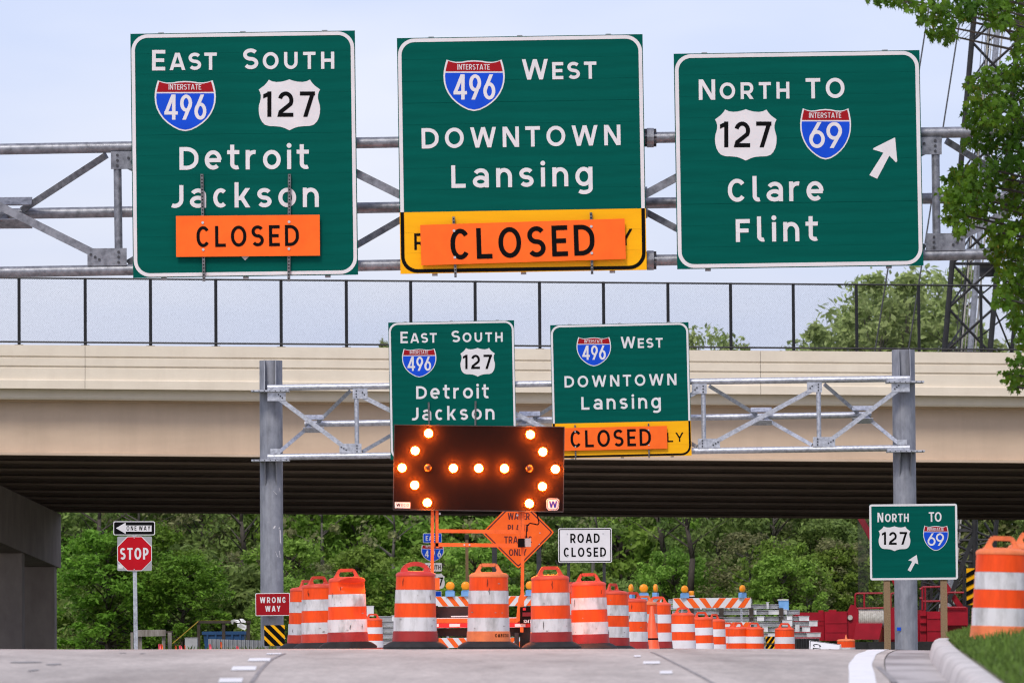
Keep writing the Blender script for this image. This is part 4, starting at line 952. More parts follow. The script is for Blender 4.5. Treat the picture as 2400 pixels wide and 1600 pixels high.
# ---------------------------------------------------------------- traffic drums
STY = dict(dirty=('drumlid', 'drumplastic', 'drumwhite'), dent=('drumlid', 'drumred', 'drumwhite'), arch=('redlid', 'drumred', 'drumwhite'), pale=('drumpale', 'drumpale', 'drumwhite'),
           red=('drumlid', 'drumred', 'drumwhite'), clean=('drumlid2', 'drumred', 'drumwhite2'))
M['redlid'] = mat('drum_lid_red', (0.70, 0.05, 0.035), 0.45, c2=(0.55, 0.035, 0.025), scale=6)
M['drumlid2'] = mat('drum_lid_bright', (0.86, 0.10, 0.03), 0.48, c2=(0.70, 0.07, 0.022), scale=6)
M['crack'] = mat('drum_crack', (0.03, 0.012, 0.01), 0.8)
_dc = {}
def wob(seed, dent):
    r = random.Random(seed); ph = [r.uniform(0, 6.28) for _ in range(4)]
    def f(q):
        a = math.atan2(q.y, q.x); k = 1 + .012 * sin(2 * a + ph[0] + q.z * 2) + .008 * sin(3 * a + ph[1] - q.z * 5)
        if dent:
            # caved-in shoulder facing the road and a crease below
            da = (a + 1.05 + pi) % (2 * pi) - pi
            x, y = q.x * k, q.y * k; z = q.z
            for an, dep, zc, zw in ((-.95, .17, .885, .115), (-.75, .05, .52, .16), (-2.0, .03, .66, .1)):
                nx_, ny_ = cos(an), sin(an); lim = .272 - dep * exp(-((z - zc) / zw) ** 2); d_ = x * nx_ + y * ny_
                if d_ > lim: e = d_ - lim; x -= nx_ * e * .97; y -= ny_ * e * .97; z -= e * .10 * (z > .8)
            return Vector((x, y, z))
        return Vector((q.x * k, q.y * k, q.z))
    return f
def drum_parts(style, seed):
    key = (style, seed % 3)
    if key in _dc: return _dc[key]
    lid, foot, wh = [M[k] for k in STY[style]]; dent = style == 'dent'; f = wob(seed, dent); n = 56 if dent else 40; pr = []
    def seg(nm, m, prof):
        if dent:
            q = []
            for (a, b) in zip(prof[:-1], prof[1:]): q += [(a[0] + (b[0] - a[0]) * t / 5, a[1] + (b[1] - a[1]) * t / 5) for t in range(5)]
            prof = q + [prof[-1]]
        pr.append((nm, MB().lathe(prof, n, f=f).mesh(nm, m, True)))
        pr[-1][1].set_sharp_from_angle(angle=radians(48))
    seg('rubber_base', M['rubber'], [(.02, .012), (.40, .0), (.405, .03), (.385, .05), (.33, .085), (.27, .105), (.24, .105), (.24, .09)])
    seg('foot', foot, [(.24, .10), (.288, .095), (.287, .125), (.279, .225), (.272, .230), (.26, .23)])
    seg('white_band', wh, [(.26, .228), (.2735, .230), (.2715, .402), (.26, .404)])
    seg('orange_band', M['drumorange'], [(.255, .402), (.2635, .406), (.2615, .580), (.25, .582)])
    seg('white_band', wh, [(.25, .580), (.2585, .584), (.2555, .752), (.24, .754)])
    seg('orange_band', M['drumorange'], [(.24, .752), (.2505, .756), (.2475, .925), (.24, .93)])
    seg('lid', lid, [(.24, .928), (.2525, .926), (.2535, .945), (.245, .962), (.215, .978), (.12, .992), (.001, .995)])
    if style == 'arch':
        pts = [(-.17, .97)] + [(.165 * cos(a), .98 + .105 * sin(a)) for a in lin(pi * .93, pi * .07, 10)] + [(.17, .97)]; tw, th = .055, .04
    else:
        pts = [(-.165, .965), (-.105, 1.072), (-.09, 1.085), (.09, 1.085), (.105, 1.072), (.165, .965)]; tw, th = .045, .03
    mb = MB()
    for a, b in zip(pts[:-1], pts[1:]): mb.bar((a[0], 0, a[1]), (b[0], 0, b[1]), tw, th, (0, 1, 0))
    for sx in (-1, 1): mb.add([(sx * .20, -.03, .972), (sx * .20, .03, .972), (sx * .12, .022, 1.045), (sx * .12, -.022, 1.045), (sx * .09, -.03, .985), (sx * .09, .03, .985)], [(0, 1, 2, 3), (3, 2, 5, 4), (0, 3, 4), (1, 5, 2)])
    pr.append(('handle', mb.mesh('handle', lid)))
    _dc[key] = pr; return pr
def drum(px, py, s, style, turn, lean, label, seed, z=None, group=None):
    D = F / s; q = P(px, py, D); zz = gz(q.x, D) if z is None else z
    lab = label or 'orange and white striped traffic drum in the long row leading under the overpass'
    rt = thing('traffic_drum', lab, 'traffic drum', Matrix.Translation((q.x, D, zz)) @ Matrix.Rotation(radians(lean * 1.9), 4, 'Y'), group=group or 'drums blocking the road')
    for nm, me in drum_parts(style, seed):
        # only the handle turns with the drum so that dents and dirt keep their side
        o = obj(nm, me, rt, Matrix.Rotation(radians(turn if nm == 'handle' else (0 if style == 'dent' else seed * 61)), 4, 'Z'))
    return rt
for i, dr in enumerate(DRUMS):
    lab = dr[6]
    if lab is None and i == len(DRUMS) - 1: lab = 'small traffic drum seen in the gap between the dented drum and the arched-handle drum'
    if lab is None and i == len(DRUMS) - 2: lab = 'lone pale-lidded drum showing only its top beside the fallen white sign'
    if lab is None and i == len(DRUMS) - 3: lab = 'orange and white drum beside the yellow striped marker below the beam stack'
    if lab is None and dr[3] == 'pale': lab = 'pale-topped orange drum right behind the traffic cone'
    if lab is None and i == 11: lab = 'tall bright drum with dark red foot standing just past the traffic cone'
    d = drum(dr[0], dr[1], dr[2], dr[3], dr[4], dr[5], lab, i)
    if i == 4:                                               # stencilled foot
        mb = MB(); pts = MB(); text_geo(pts, 'CAPITOL', (0, 0), (1, 0), .042, .22, .8, .24, 0)
        for v in pts.v:
            a = -pi / 2 + .30 + v.x / .285; mb.v.append(Vector(((.2885 + .001) * cos(a), (.2885 + .001) * sin(a), .155 + v.y)))
        mb.f = pts.f; mb.build('stencil', M['black'], d)
    rr = random.Random(i * 7 + 1)
    if dr[2] > 120:                                          # splits and scuffs in the sheeting
        mb = MB()
        for k in range(4 if dr[3] in ('dirty', 'dent') else 2):
            a = -pi / 2 + rr.uniform(-1.0, .9); z = rr.choice((.26, .62, .70, .80)); ln_ = rr.uniform(.05, .12); rad = .293 - z * .047
            pp = []
            for t in lin(0, 1, 4): pp.append((a + rr.uniform(-.02, .02) + t * rr.uniform(-.02, .02), z + t * ln_, .004 * sin(pi * t) + .0012))
            vs_ = []
            for aa, z_, w_ in pp: vs_ += [Vector((cos(aa - w_ / rad) * rad, sin(aa - w_ / rad) * rad, z_)), Vector((cos(aa + w_ / rad) * rad, sin(aa + w_ / rad) * rad, z_))]
            mb.add(vs_, [(2 * j, 2 * j + 1, 2 * j + 3, 2 * j + 2) for j in range(4)])
        stuff(mb.build('cracks', M['crack'], d))
        mb = MB()
        for k in range(7 if dr[3] in ('dirty', 'dent', 'pale') else 5):
            a = -pi / 2 + rr.uniform(-1.1, 1.0); z = rr.choice((.25, .30, .36, .47, .62, .68, .84)) + rr.uniform(-.01, .02); rad = .2945 - z * .047; wd_ = rr.uniform(.05, .2); ht = rr.uniform(.003, .014)
            n_ = 7; up_ = [(a + wd_ * t, z + ht * rr.uniform(.2, 1) * sin(pi * t)) for t in lin(0, 1, n_)]; lo_ = [(a + wd_ * t, z - ht * rr.uniform(.2, 1) * sin(pi * t)) for t in lin(0, 1, n_)]
            mb.add([(cos(b) * rad, sin(b) * rad, c) for b, c in up_ + lo_], [(j, j + 1, n_ + 2 + j, n_ + 1 + j) for j in range(n_)])
        stuff(mb.build('scuffs', mat('drum_scuff', (.22, .19, .17), .8, c2=(.4, .36, .33), scale=20), d))
# two drums on the grass verge
for px, py, s, t, lab in ((2340, 1291, 240, 10, 'blurred faded orange and white drum standing in the verge grass'), (2412, 1280, 226, 8, 'second verge drum cut by the frame, behind the one in the grass')):
    D = F / s; q = P(px, py, D); drum(px, py, s, 'pale', t, 1.0, lab, 3, z=q.z - LIDH)

# traffic cone
D = F / 122.0; q = P(1515.5, 1378 + 80, D); cz = gz(q.x, D)
cone = thing('traffic_cone', 'slim faded orange traffic cone standing among the drums', 'traffic cone', loc=(q.x, D - 4.2, gz(q.x, D - 4.2)))
MB().lathe([(.155, .03), (.15, .035), (.028, .88), (.02, .89), (.001, .89)], 28).build('cone_body', mat('cone_orange', (.95, .13, .035), .5, c2=(.8, .09, .025), scale=7), cone, smooth=True, sharp=50)
MB().slab(rrect(-.2, -.2, .2, .2, .05), 0, .03).build('base', mat('cone_orange', (.95, .13, .035)), cone)
mb = MB().lathe([(.119, .27), (.114, .30)], 28); mb.build('worn_lettering', M['black'], cone)

# ---------------------------------------------------------------- barricades with warning lights
def warn_light(parent, x, z, turn, sc=1.14):
    m = Matrix.Translation((x, -.02, z)) @ Matrix.Rotation(radians(turn), 4, 'Z') @ Matrix.Scale(sc, 4)
    b = MB().box2((-.095, -.05, 0), (.095, .05, .11)); b.box2((-.075, -.055, .11), (.075, .055, .125))
    o = b.build('warning_light', M['lightblue'], parent); o.matrix_basis = m
    MB().lathe([(.001, -.045), (.05, -.043), (.085, -.03), (.094, -.012), (.094, .012), (.085, .03), (.05, .043), (.001, .045)], 24, f=lambda q: Vector((q.x, q.z, q.y + .215))).build('lens', M['amber'], o, smooth=True)
    MB().box((0, 0, .12), (.05, .04, .03)).build('lens_mount', M['steeldark'], o)
def barricade(label, px, D, length, top_y, rail_ys, rh, lights, split=.5, yaw=0, posts=(.12, .88), posth=True, n=9):
    """rail_ys are photo y of the rail tops"""
    c = P(px, top_y, D); z0 = gz(c.x, D)
    rt = thing('road_barricade', label, 'barricade', Matrix.Translation((c.x, D, z0)) @ Matrix.Rotation(radians(yaw), 4, 'Z'), group='striped barricades')
    zs = [P(px, y, D).z - z0 for y in rail_ys]
    for zt in zs:
        ra = MB().box2((0, -.012, zt - rh), (length, .012, zt)).build('rail', M['white'], rt)
        pitch = length / n; sw = pitch * .5
        for k in range(n + 1):
            x = k * pitch; left = x < length * split - .02
            sl = rh * 1.05
            if left: pts = [(x, zt - .006), (x + sw, zt - .006), (x + sw + sl * .72, zt - rh + .006), (x + sl * .72, zt - rh + .006)]
            else: pts = [(x + sl * .72, zt - .006), (x + sl * .72 + sw, zt - .006), (x + sw, zt - rh + .006), (x, zt - rh + .006)]
            cen = length * split
            pts = [(min(max(a, .004), cen - .002) if left else max(cen + .002, min(a, length - .004)), b) for a, b in pts]
            if max(p[0] for p in pts) - min(p[0] for p in pts) < .05: continue
            MB().add([(a, -.0155, b) for a, b in pts], [(0, 1, 2, 3)]).build('stripe', M['constr'], ra)
    for t in posts:
        u = MB().box2((t * length - .025, .014, .03), (t * length + .025, .064, zs[0] + .03)).build('upright', M['galv'], rt)
        MB().box2((t * length - .03, -.6, 0), (t * length + .03, .7, .05)).build('foot', M['galv'], rt)
        mb = MB(); z = .1
        while z < zs[0] - rh: mb.box((t * length, .012, z), (.016, .004, .016)); z += .05
        stuff(mb.build('perforations', M['black'], u))
    for x, tn in lights: warn_light(rt, x, zs[0], tn)
    return rt
BDn = F / 98.0
barricade('barricade of white rails with orange chevron stripes directly behind the trailer', 1020, BDn, 2.44, 1397, (1397, 1447, 1494), .24, ((.36, -8), (.73, 5), (2.27, 4)), .5)
b2 = barricade('obliquely turned striped barricade behind the row of drums, mostly hidden', 1462, F / 96.0, .95, 1402, (1402, 1450, 1498), .22, ((.18, 55), (.50, 0), (.80, 60)), .5, yaw=14, n=4)
b3 = barricade('striped barricade in front of the stacked guardrail beams', 1577, F / 84.0, 2.17, 1401, (1401, 1458), .28, ((.33, 25), (1.94, 48)), .5, n=6)
# small amber beacon on the barricade rail
D = F / 84.0; q = P(1621, 1402, D); bc = thing('beacon_lamp', 'small amber beacon lamp with white collar on the beam stack', 'lamp', loc=(q.x, D + .15, q.z))
MB().lathe([(.001, .0), (.075, 0), (.075, .06), (.055, .062)], 16).build('base', M['steeldark'], bc); MB().lathe([(.09, .06), (.09, .085), (.07, .09)], 16).build('collar', M['white'], bc)
MB().lathe([(.07, .088), (.078, .10), (.076, .20), (.06, .215), (.001, .218)], 16).build('lens', M['amber'], bc, smooth=True)

# ---------------------------------------------------------------- arrow board on its trailer
AD = F / 163.5; z4 = zD
AB = Sign('arrow_board', 'black flashing arrow board with lit amber lamps forming a double-ended arrow', [(135, 803), (1330, 818), (130, 1393), (1325, 1410)], AD, z4, cat='arrow board')
w2, h2 = AB.w / 2, AB.h / 2
MB().box((0, 0, -.04), (AB.w, AB.h, .08)).build('panel', M['board'], AB.root)
mb = MB().box((0, h2 + .006, -.04), (AB.w + .02, .012, .10)).box((0, -h2 - .006, -.04), (AB.w + .02, .012, .10)).box((-w2 - .006, 0, -.04), (.012, AB.h, .10)).box((w2 + .006, 0, -.04), (.012, AB.h, .10))
mb.build('rim', M['steeldark'], AB.root)
on = [(375, 860), (280, 982), (188, 1103), (277, 1225), (366, 1349), (550, 1106), (730, 1106), (912, 1108), (1094, 868), (1183, 990), (1271, 1113), (1180, 1235), (1087, 1355)]
off = [(370, 1103), (1087, 1108)]
dome = [(.056, 0.0), (.056, .012), (.048, .030), (.032, .042), (.001, .048)]
lm = MB().lathe(dome, 24).mesh('lamp', M['lampon'], True); lf = MB().lathe(dome, 24).mesh('lamp', M['lampoff'], True)
for pts, me in ((on, lm), (off, lf)):
    for p in pts:
        q = AB.loc(*p); o = obj('lamp', me, AB.root, Matrix.Translation((q.x, q.y, .002)))
        MB().lathe([(.078, 0), (.078, .006), (.064, .008)], 24).build('bezel', M['board'], o)
a, b = AB.loc(137, 1345), AB.loc(245, 1388)
MB().box(((a.x + b.x) / 2, (a.y + b.y) / 2, .004), (b.x - a.x, a.y - b.y, .004)).build('maker_plate', M['white'], AB.root)
AB.text('W', 148, 1376, 176, 1376, 22, M['black'], .2, 1.0, .009); AB.text('ECO', 182, 1376, 236, 1376, 20, mat('logo_grey', (.22, .22, .20), .5), .17, .9, .009)
q = AB.loc(1253, 1361); oc = lambda rx, ry, c: [(q.x + sx * x, q.y + sy * y) for sx, sy, pr in ((1, 1, ((rx, ry - c), (rx - c, ry))), (-1, 1, ((rx - c, ry), (rx, ry - c))), (-1, -1, ((rx * .95, ry - c * 1.3), (rx - c * 1.3, ry))), (1, -1, ((rx - c * 1.3, ry), (rx * .95, ry - c * 1.3)))) for x, y in pr]
MB().poly(oc(.092, .085, .025), .004).build('emblem', M['white'], AB.root); MB().ring(oc(.084, .077, .023), oc(.076, .069, .02), .007).build('emblem_outline', M['black'], AB.root)
AB.text('W', 1226, 1384, 1281, 1384, 46, mat('logo_blue', (.02, .025, .28), .5), .24, 1.0, .009)
for p in ((443, 806), (1023, 818)): q = AB.loc(*p); MB().box((q.x, q.y + .01, -.03), (.05, .03, .05)).build('lift_lug', M['steeldark'], AB.root)

z5 = zoomer(580, 1180, 3.36); zF = zoomer(1000, 1380, 5.88); TD = AD + .12
TRL = thing('arrow_board_trailer', 'orange steel trailer with twin masts that carries the arrow board', 'trailer', loc=(P(1120, 1500, TD).x, TD, gz(P(1120, 1500, TD).x, TD)))
def tp(x, y, zf=z5, dd=0): return P(*zf(x, y), TD + dd)
orp = M['traileror']
def tbar(nm, x0, y0, x1, y1, wpx, dep, m=orp, dd=0, zf=z5):
    return MB().bar(tp(x0, y0, zf, dd), tp(x1, y1, zf, dd), wpx / F * TD, dep, (0, 1, 0)).build(nm, m, TRL, world=True)
tbar('mast', 1457, 20, 1453, 1010, 7.4, .05, dd=-.02); tbar('mast_slide', 1492, 20, 1492, 345, 7.4, .05); tbar('mast_cable', 1476, 60, 1484, 600, 1.0, .01, M['steeldark'], -.03)
tbar('mast_slide', 2141, 20, 2146, 330, 6.6, .05); tbar('mast', 2171, 20, 2160, 1010, 7.6, .05, dd=-.02); tbar('mast_cable', 2156, 60, 2158, 270, 1.2, .01, M['steeldark'], -.03)
tbar('crossbar', 1503, 214, 2128, 220, 8.2, .05); tbar('crossbar', 1468, 322, 2140, 328, 8.6, .05)
for x in (1708, 1749): q = tp(x, 323, dd=-.03); MB().tube(q, q + Vector((0, -.015, 0)), .014, 8).build('bolt', M['boltlight'], TRL, world=True)
for x, y in ((1444, 45), (1490, 45), (2140, 50), (1515, 78), (2125, 90)): q = tp(x, y, dd=-.035); MB().tube(q, q + Vector((0, -.02, 0)), .016, 8).build('bolt', M['boltlight'], TRL, world=True)
q = tp(2161, 308, dd=-.09); MB().box(q, (.115, .10, .125)).build('control_box', M['black'], TRL, world=True)
q = tp(2208, 305, dd=-.09); MB().box(q, (.088, .10, .12)).build('junction_box', M['greybox'], TRL, world=True)
MB().path([tp(x, y, dd=-.06) for x, y in ((2280, 60), (2285, 100), (2296, 150), (2286, 165), (2255, 158), (2225, 152), (2200, 175), (2195, 260), (2190, 290))], .009, 6).build('wiring_loom', M['black'], TRL, world=True)
# gusset at the mast foot
pts = [tp(2148, 715, dd=-.05), tp(2180, 700, dd=-.05), tp(2178, 900, dd=-.05), tp(2113, 940, dd=-.05), tp(2133, 740, dd=-.05)]
mb = MB(); mb.v = pts + [p + Vector((0, .02, 0)) for p in pts]; mb.f = [tuple(range(5)), tuple(range(9, 4, -1))] + [(k, (k + 1) % 5, 5 + (k + 1) % 5, 5 + k) for k in range(5)]; mb.build('mast_gusset', orp, TRL, world=True)
q = tp(1453, 560); 
def tbox(nm, x0, y0, x1, y1, m, dd=0, dep=.1, zf=zF):
    a, b = tp(x0, y0, zf, dd), tp(x1, y1, zf, dd); return MB().box2((a.x, a.y, b.z), (b.x, a.y + dep, a.z)).build(nm, m, TRL, world=True)
tbox('deck_beam', -60, 407, 1440, 458, orp, 0, 1.0); tbox('deck_lip', -60, 396, 1440, 405, M['white'], .02, .9)
tbox('light_bar', -60, 470, 1440, 522, M['redbright'], -.04, .035)
for x in (20, 312, 612, 920, 1215): tbox('reflector', x, 476, x + 146, 517, M['white'], -.046, .004)
tbox('battery_box', -20, 246, 600, 395, M['maroon'], .25, .6); tbox('undercarriage', 60, 540, 1400, 640, M['steeldark'], .3, .8)
tbox('handrail', 335, 366, 620, 380, M['white'], .05, .04)
tbox('tail_light_housing', 1285, 245, 1480, 470, M['board'], -.10, .3); tbox('tail_light', 1320, 318, 1440, 372, mat('tail_lens_red', (.16, .008, .012), .3), -.108, .006); tbox('marker_light', 1325, 258, 1365, 290, M['redbright'], -.106, .005)
a, b = tp(1338, 462, zF, -.112), tp(1440, 462, zF, -.112); mb = MB(); text_geo(mb, '1247', (0, 0), (1, 0), 42 / 5.88 / F * TD, .2, .7, (b - a).length, 0)
mb.v = [a + Vector((v.x, -.004 - v.z, v.y)) for v in mb.v]; mb.build('unit_number', M['white'], TRL, world=True)
for wx in (20, 1380):
    c = tp(wx, 640, zF, .35); rr_ = .29; c.z = gz(c.x, c.y) + rr_
    ty = MB().lathe([(.16, -.09), (.25, -.10), (.285, -.075), (.29, 0), (.285, .075), (.25, .10), (.16, .09)], 28, f=lambda q: Vector((q.z, q.x, q.y))).build('wheel', M['tire'], TRL, smooth=True); ty.location = c - TRL.location
    MB().lathe([(.001, -.03), (.10, -.03), (.165, -.08), (.165, .08), (.10, .03), (.001, .03)], 20, f=lambda q: Vector((q.z, q.x, q.y))).build('rim', M['white'], ty, smooth=True)
    MB().box2((c.x - .14, c.y - .34, c.z + .30), (c.x + .14, c.y + .34, c.z + .33)).build('fender', M['board'], TRL, world=True)
c = tp(1240, 600, zF, -.02); MB().tube(c, (c.x, c.y, gz(c.x, c.y)), .035, 10).build('jack_leg', M['steeldark'], TRL, world=True)
c = tp(130, 600, zF, -.02); MB().tube(c, (c.x, c.y, gz(c.x, c.y)), .035, 10).build('jack_leg', M['steeldark'], TRL, world=True)
# small orange caution box on the drum side
c = tp(1492, 630, z5, -.04); MB().box(c, (.075, .06, .17)).build('solar_controller', orp, TRL, world=True)

# ---------------------------------------------------------------- stack of galvanised guardrail sections
KD = F / 81.0; zK = zoomer(1540, 1380, 5.6)
WB = [(0, 0), (.03, .02), (.03, .06), (-.05, .10), (-.05, .13), (.03, .155), (.03, .18), (-.05, .205), (-.05, .235), (.03, .275), (.03, .31)]
M['beam'] = mat('galvanised_beam', (.74, .74, .73), .5, .05, c2=(.46, .46, .455), scale=4, stretch=(.7, 1, 1), detail=7, lo=.3, hi=.6)
def beam(label, x0, x1, y, dd, blocks, hpx=62, zf=zK, D0=KD, grp='stacked guardrail beams'):
    D = D0 + dd; a, b = P(*zf(x0, y), D), P(*zf(x1, y), D); hz = hpx / 5.6 / F * D
    rt = thing('guardrail_beam', label, 'steel beam', loc=(a.x, D, a.z - hz), group=grp)
    L = b.x - a.x; pf = [(-.11, 0), (-.11, .02), (0, .03), (0, .35), (-.05, .45), (-.05, .6), (0, .7), (0, .95), (-.12, .965), (-.12, 1.0), (.14, 1.0), (.14, 0)]
    mb = MB(); n = len(pf)
    for x in (0, L): mb.v += [Vector((x, d, t * hz)) for d, t in pf]
    mb.f = [(i, (i + 1) % n, n + (i + 1) % n, n + i) for i in range(n)] + [tuple(range(n - 1, -1, -1)), tuple(range(n, 2 * n))]
    mb.build('web', M['beam'], rt)
    for bx, bw, up in blocks:
        p = P(*zf(bx, y), D).x - a.x; w = bw / 5.6 / F * D
        mb = MB().box2((p, -.2, -.02 * hz), (p + w, .1, hz * (1 + up))); mb.box2((p - .02, -.22, hz * (.95 + up)), (p + w + .02, .12, hz * (1.02 + up)))
        mb.build('bracket', M['beam'], rt)
    return rt
BL = 'galvanised guardrail beam lying in the stepped stack behind the barricade'
rb = random.Random(11)
bk = thing('timber_bearers', 'dark timber bearers between the layers of the beam stack', 'timber', loc=(P(1740, 1500, KD + .3).x, KD + .3, gz(P(1740, 1500, KD).x, KD)))
for x_ in (1620, 1690, 1760, 1830):
    a_ = P(x_, 1424, KD + .5); MB().box2((a_.x - .06, KD + .2, gz(a_.x, KD) - .05), (a_.x + .06, KD + 1.1, a_.z)).build('bearer', M['wooddark'], bk, world=True)
rows = [(195, 150, 1245, 1.0, ()), (270, 160, 1700, .8, ((1435, 26, .5), (560, 28, .5), (740, 28, .5), (920, 28, .5))), (345, 200, 1870, .55, ((1200, 100, .1), (1640, 60, .15), (1460, 180, -.05))),
        (430, 300, 1990, .3, ((1310, 90, .1), (1700, 70, .2), (1860, 130, .1))), (500, 400, 2105, .2, ((1640, 130, .5), (1990, 110, .25))), (570, 600, 2010, .1, ((1380, 70, .3), (1810, 55, .8), (1900, 100, .1))),
        (640, 800, 2145, 0, ((1450, 160, .0), (1960, 180, -.05))), (715, 900, 2130, -.05, ((1500, 90, 0),)), (790, 900, 2100, .0, ())]
for y, x0, x1, dd, bl in rows: beam(BL, x0, x1, y - 62, dd, bl, 57)
c = P(*zK(1660, 250), KD + .9); bb = thing('blue_white_crate', 'small pale blue and white crate on the end of the beam stack', 'crate', loc=(c.x, KD + .9, c.z))
MB().box((0, 0, .02), (.28, .5, .42)).build('body', M['lightblue'], bb); MB().box((-.02, -.02, .245), (.30, .52, .03)).build('lid', M['white'], bb)
a = hazard_plate('black and yellow striped panel standing in front of the beam stack between two drums', [(1425, 618), (1560, 618), (1425, 812), (1560, 812)], KD - .6, zK, up=True, name='chevron_panel')
MB().box((0, .0, .01), (a.w * 1.1, .03, .02)).build('crossbar', M['steeldark'], a.root); t = a.m.translation; MB().box2((t.x - .03, t.y + .01, gz(t.x, t.y) - .1), (t.x + .03, t.y + .05, t.z)).build('stake', M['steeldark'], a.root, world=True)
# low corrugated barrier right of the stack
c0, c1 = P(*zK(1810, 650), KD - .8), P(*zK(2130, 650), KD - .8); cb = thing('corrugated_barrier', 'dark corrugated sheet leaning below the right end of the beam stack', 'barrier', loc=(c0.x, KD - .8, gz(c0.x, KD)))
mb = MB(); n = 40; hz = c0.z - gz(c0.x, KD)
for i in range(n + 1): mb.v += [Vector(((c1.x - c0.x) * i / n, .025 * (1 if i % 4 < 2 else -1), z)) for z in (0, hz)]
mb.f = [(2 * i, 2 * i + 2, 2 * i + 3, 2 * i + 1) for i in range(n)]; mb.build('sheet', M['steeldark'], cb)
# beams lying left of the arched drum
for y, x0, x1 in ((1443, 886, 930), (1456, 700, 940), (1470, 690, 946), (1484, 690, 935), (1499, 690, 940)):
    beam('galvanised guardrail beam in the low pile behind the left drums', (x0 - 1540) * 5.6, (x1 - 1540) * 5.6, (y - 1380) * 5.6, (y - 1443) * -.012 + .2, (((x0 + (x1 - x0) * .75 - 1540) * 5.6, 70, .1),), 70, grp='guardrail pile on the left')
c = P(868, 1440, KD + .6); bb = thing('white_box', 'small white box on top of the left guardrail pile', 'box', loc=(c.x, KD + .6, P(868, 1444, KD + .6).z)); MB().box((0, 0, .15), (.2, .3, .28)).build('body', M['white'], bb); MB().box((0, 0, .30), (.22, .32, .02)).build('lid', M['white'], bb)

# ---------------------------------------------------------------- crane beyond the overpass
QD = F / 62.0; zQ = zoomer(1840, 1200, 4.2)
qp = lambda x, y, dd=0: P(*zQ(x, y), QD + dd)
base = qp(1000, 1290)
CR = thing('crawler_crane', 'red crawler crane body with rope winch and black lattice boom beyond the overpass', 'crane', loc=(base.x, QD, gz(base.x, QD)))
def qbox(nm, x0, y0, x1, y1, m, dd=0, dep=1.0):
    a, b = qp(x0, y0, dd), qp(x1, y1, dd); return MB().box2((a.x, a.y, b.z), (b.x, a.y + dep, a.z)).build(nm, m, CR, world=True)
R = M['red']
qbox('counterweight', 100, 985, 385, 1262, R, .0, 2.2); qbox('counterweight', 390, 975, 612, 1262, R, -.35, 2.4); qbox('lifting_lug', 330, 962, 378, 990, R, .2, .3); qbox('lifting_lug', 430, 958, 505, 980, R, .2, .3)
for y in (1060, 1105): qbox('seam_rib', 120, y, 384, y + 7, R, -.02, .02)
for y in (1085, 1175): qbox('seam_rib', 400, y, 612, y + 6, R, -.37, .02)
pts = [(615, 980), (650, 908), (690, 915), (722, 960), (725, 1250), (600, 1250)]
mb = MB(); pv = [qp(x, y, -.2) for x, y in pts]; mb.v = pv + [p + Vector((0, .3, 0)) for p in pv]; k = len(pts); mb.f = [tuple(range(k)), tuple(range(2 * k - 1, k - 1, -1))] + [(i, (i + 1) % k, k + (i + 1) % k, k + i) for i in range(k)]; mb.build('winch_cheek', R, CR, world=True)
pts = [(1030, 990), (1060, 935), (1100, 930), (1120, 980), (1120, 1250), (980, 1250)]
mb = MB(); pv = [qp(x, y, -.2) for x, y in pts]; mb.v = pv + [p + Vector((0, .3, 0)) for p in pv]; mb.f = [tuple(range(k)), tuple(range(2 * k - 1, k - 1, -1))] + [(i, (i + 1) % k, k + (i + 1) % k, k + i) for i in range(k)]; mb.build('winch_cheek', R, CR, world=True)
a, b = qp(722, 1048, .1), qp(968, 1048, .1); wd = MB().tube(a, b, .28, 24).build('winch_drum', M['rope'], CR, smooth=True, world=True, sharp=50)
for k in range(13):
    c = a.lerp(b, (k + .5) / 13); MB().lathe([(.29, -.045), (.345, -.03), (.352, 0), (.345, .03), (.29, .045)], 24, c=c, f=lambda q: Vector((q.z, q.x, q.y))).build('rope_turn', M['rope'], wd, smooth=True, world=True)
pts = [(700, 1090), (960, 1090), (925, 1250), (672, 1250)]
mb = MB(); mb.v = [qp(x, y, -.35 if y > 1100 else -.3) for x, y in pts] + [qp(x, y, .3) for x, y in pts]; mb.f = [(0, 1, 2, 3), (7, 6, 5, 4), (0, 4, 5, 1), (1, 5, 6, 2), (2, 6, 7, 3), (3, 7, 4, 0)]; mb.build('winch_guard', R, CR, world=True)
qbox('machinery_house', 960, 1000, 1330, 1290, R, .6, 2.5); qbox('machinery_house', 1325, 960, 1392, 1290, R, -.1, 2.5); qbox('machinery_house', 1396, 975, 1560, 1290, R, -.3, 2.5); qbox('machinery_house', 1565, 935, 1800, 1110, R, .0, 2.5); qbox('machinery_house', 1560, 1112, 1800, 1290, R, .3, 2.0)
for y in (1010, 1080, 1160): qbox('step', 1330, y, 1390, y + 8, R, -.2, .1)
for y in (1180, 1300): qbox('seam_rib', 1400, 1040 + (y - 1180), 1556, 1047 + (y - 1180), R, -.33, .03)
c = qp(640, 1035, -.25); MB().lathe([(.001, -.05), (.09, -.05), (.10, 0), (.09, .05), (.001, .05)], 16, f=lambda q: Vector((q.x, q.z, q.y)), c=c).build('sheave', M['rope'], CR, world=True)
for pl in ([(690, 930), (690, 810), (705, 797), (960, 795)], [(780, 935), (780, 800)], [(700, 945), (970, 940)], [(1040, 990), (1040, 805), (1055, 795), (1100, 795)], [(1325, 755), (1340, 750), (1355, 735), (1530, 732)], [(1352, 960), (1352, 740)], [(1355, 875), (1530, 872)], [(1590, 950), (1590, 800), (1605, 788), (1760, 788)], [(1590, 935), (1780, 935)], [(1380, 740), (1380, 960)], [(1325, 845), (1360, 842)]):
    MB().path([qp(x, y, -.1) for x, y in pl], .035, 8).build('handrail', R, CR, world=True)
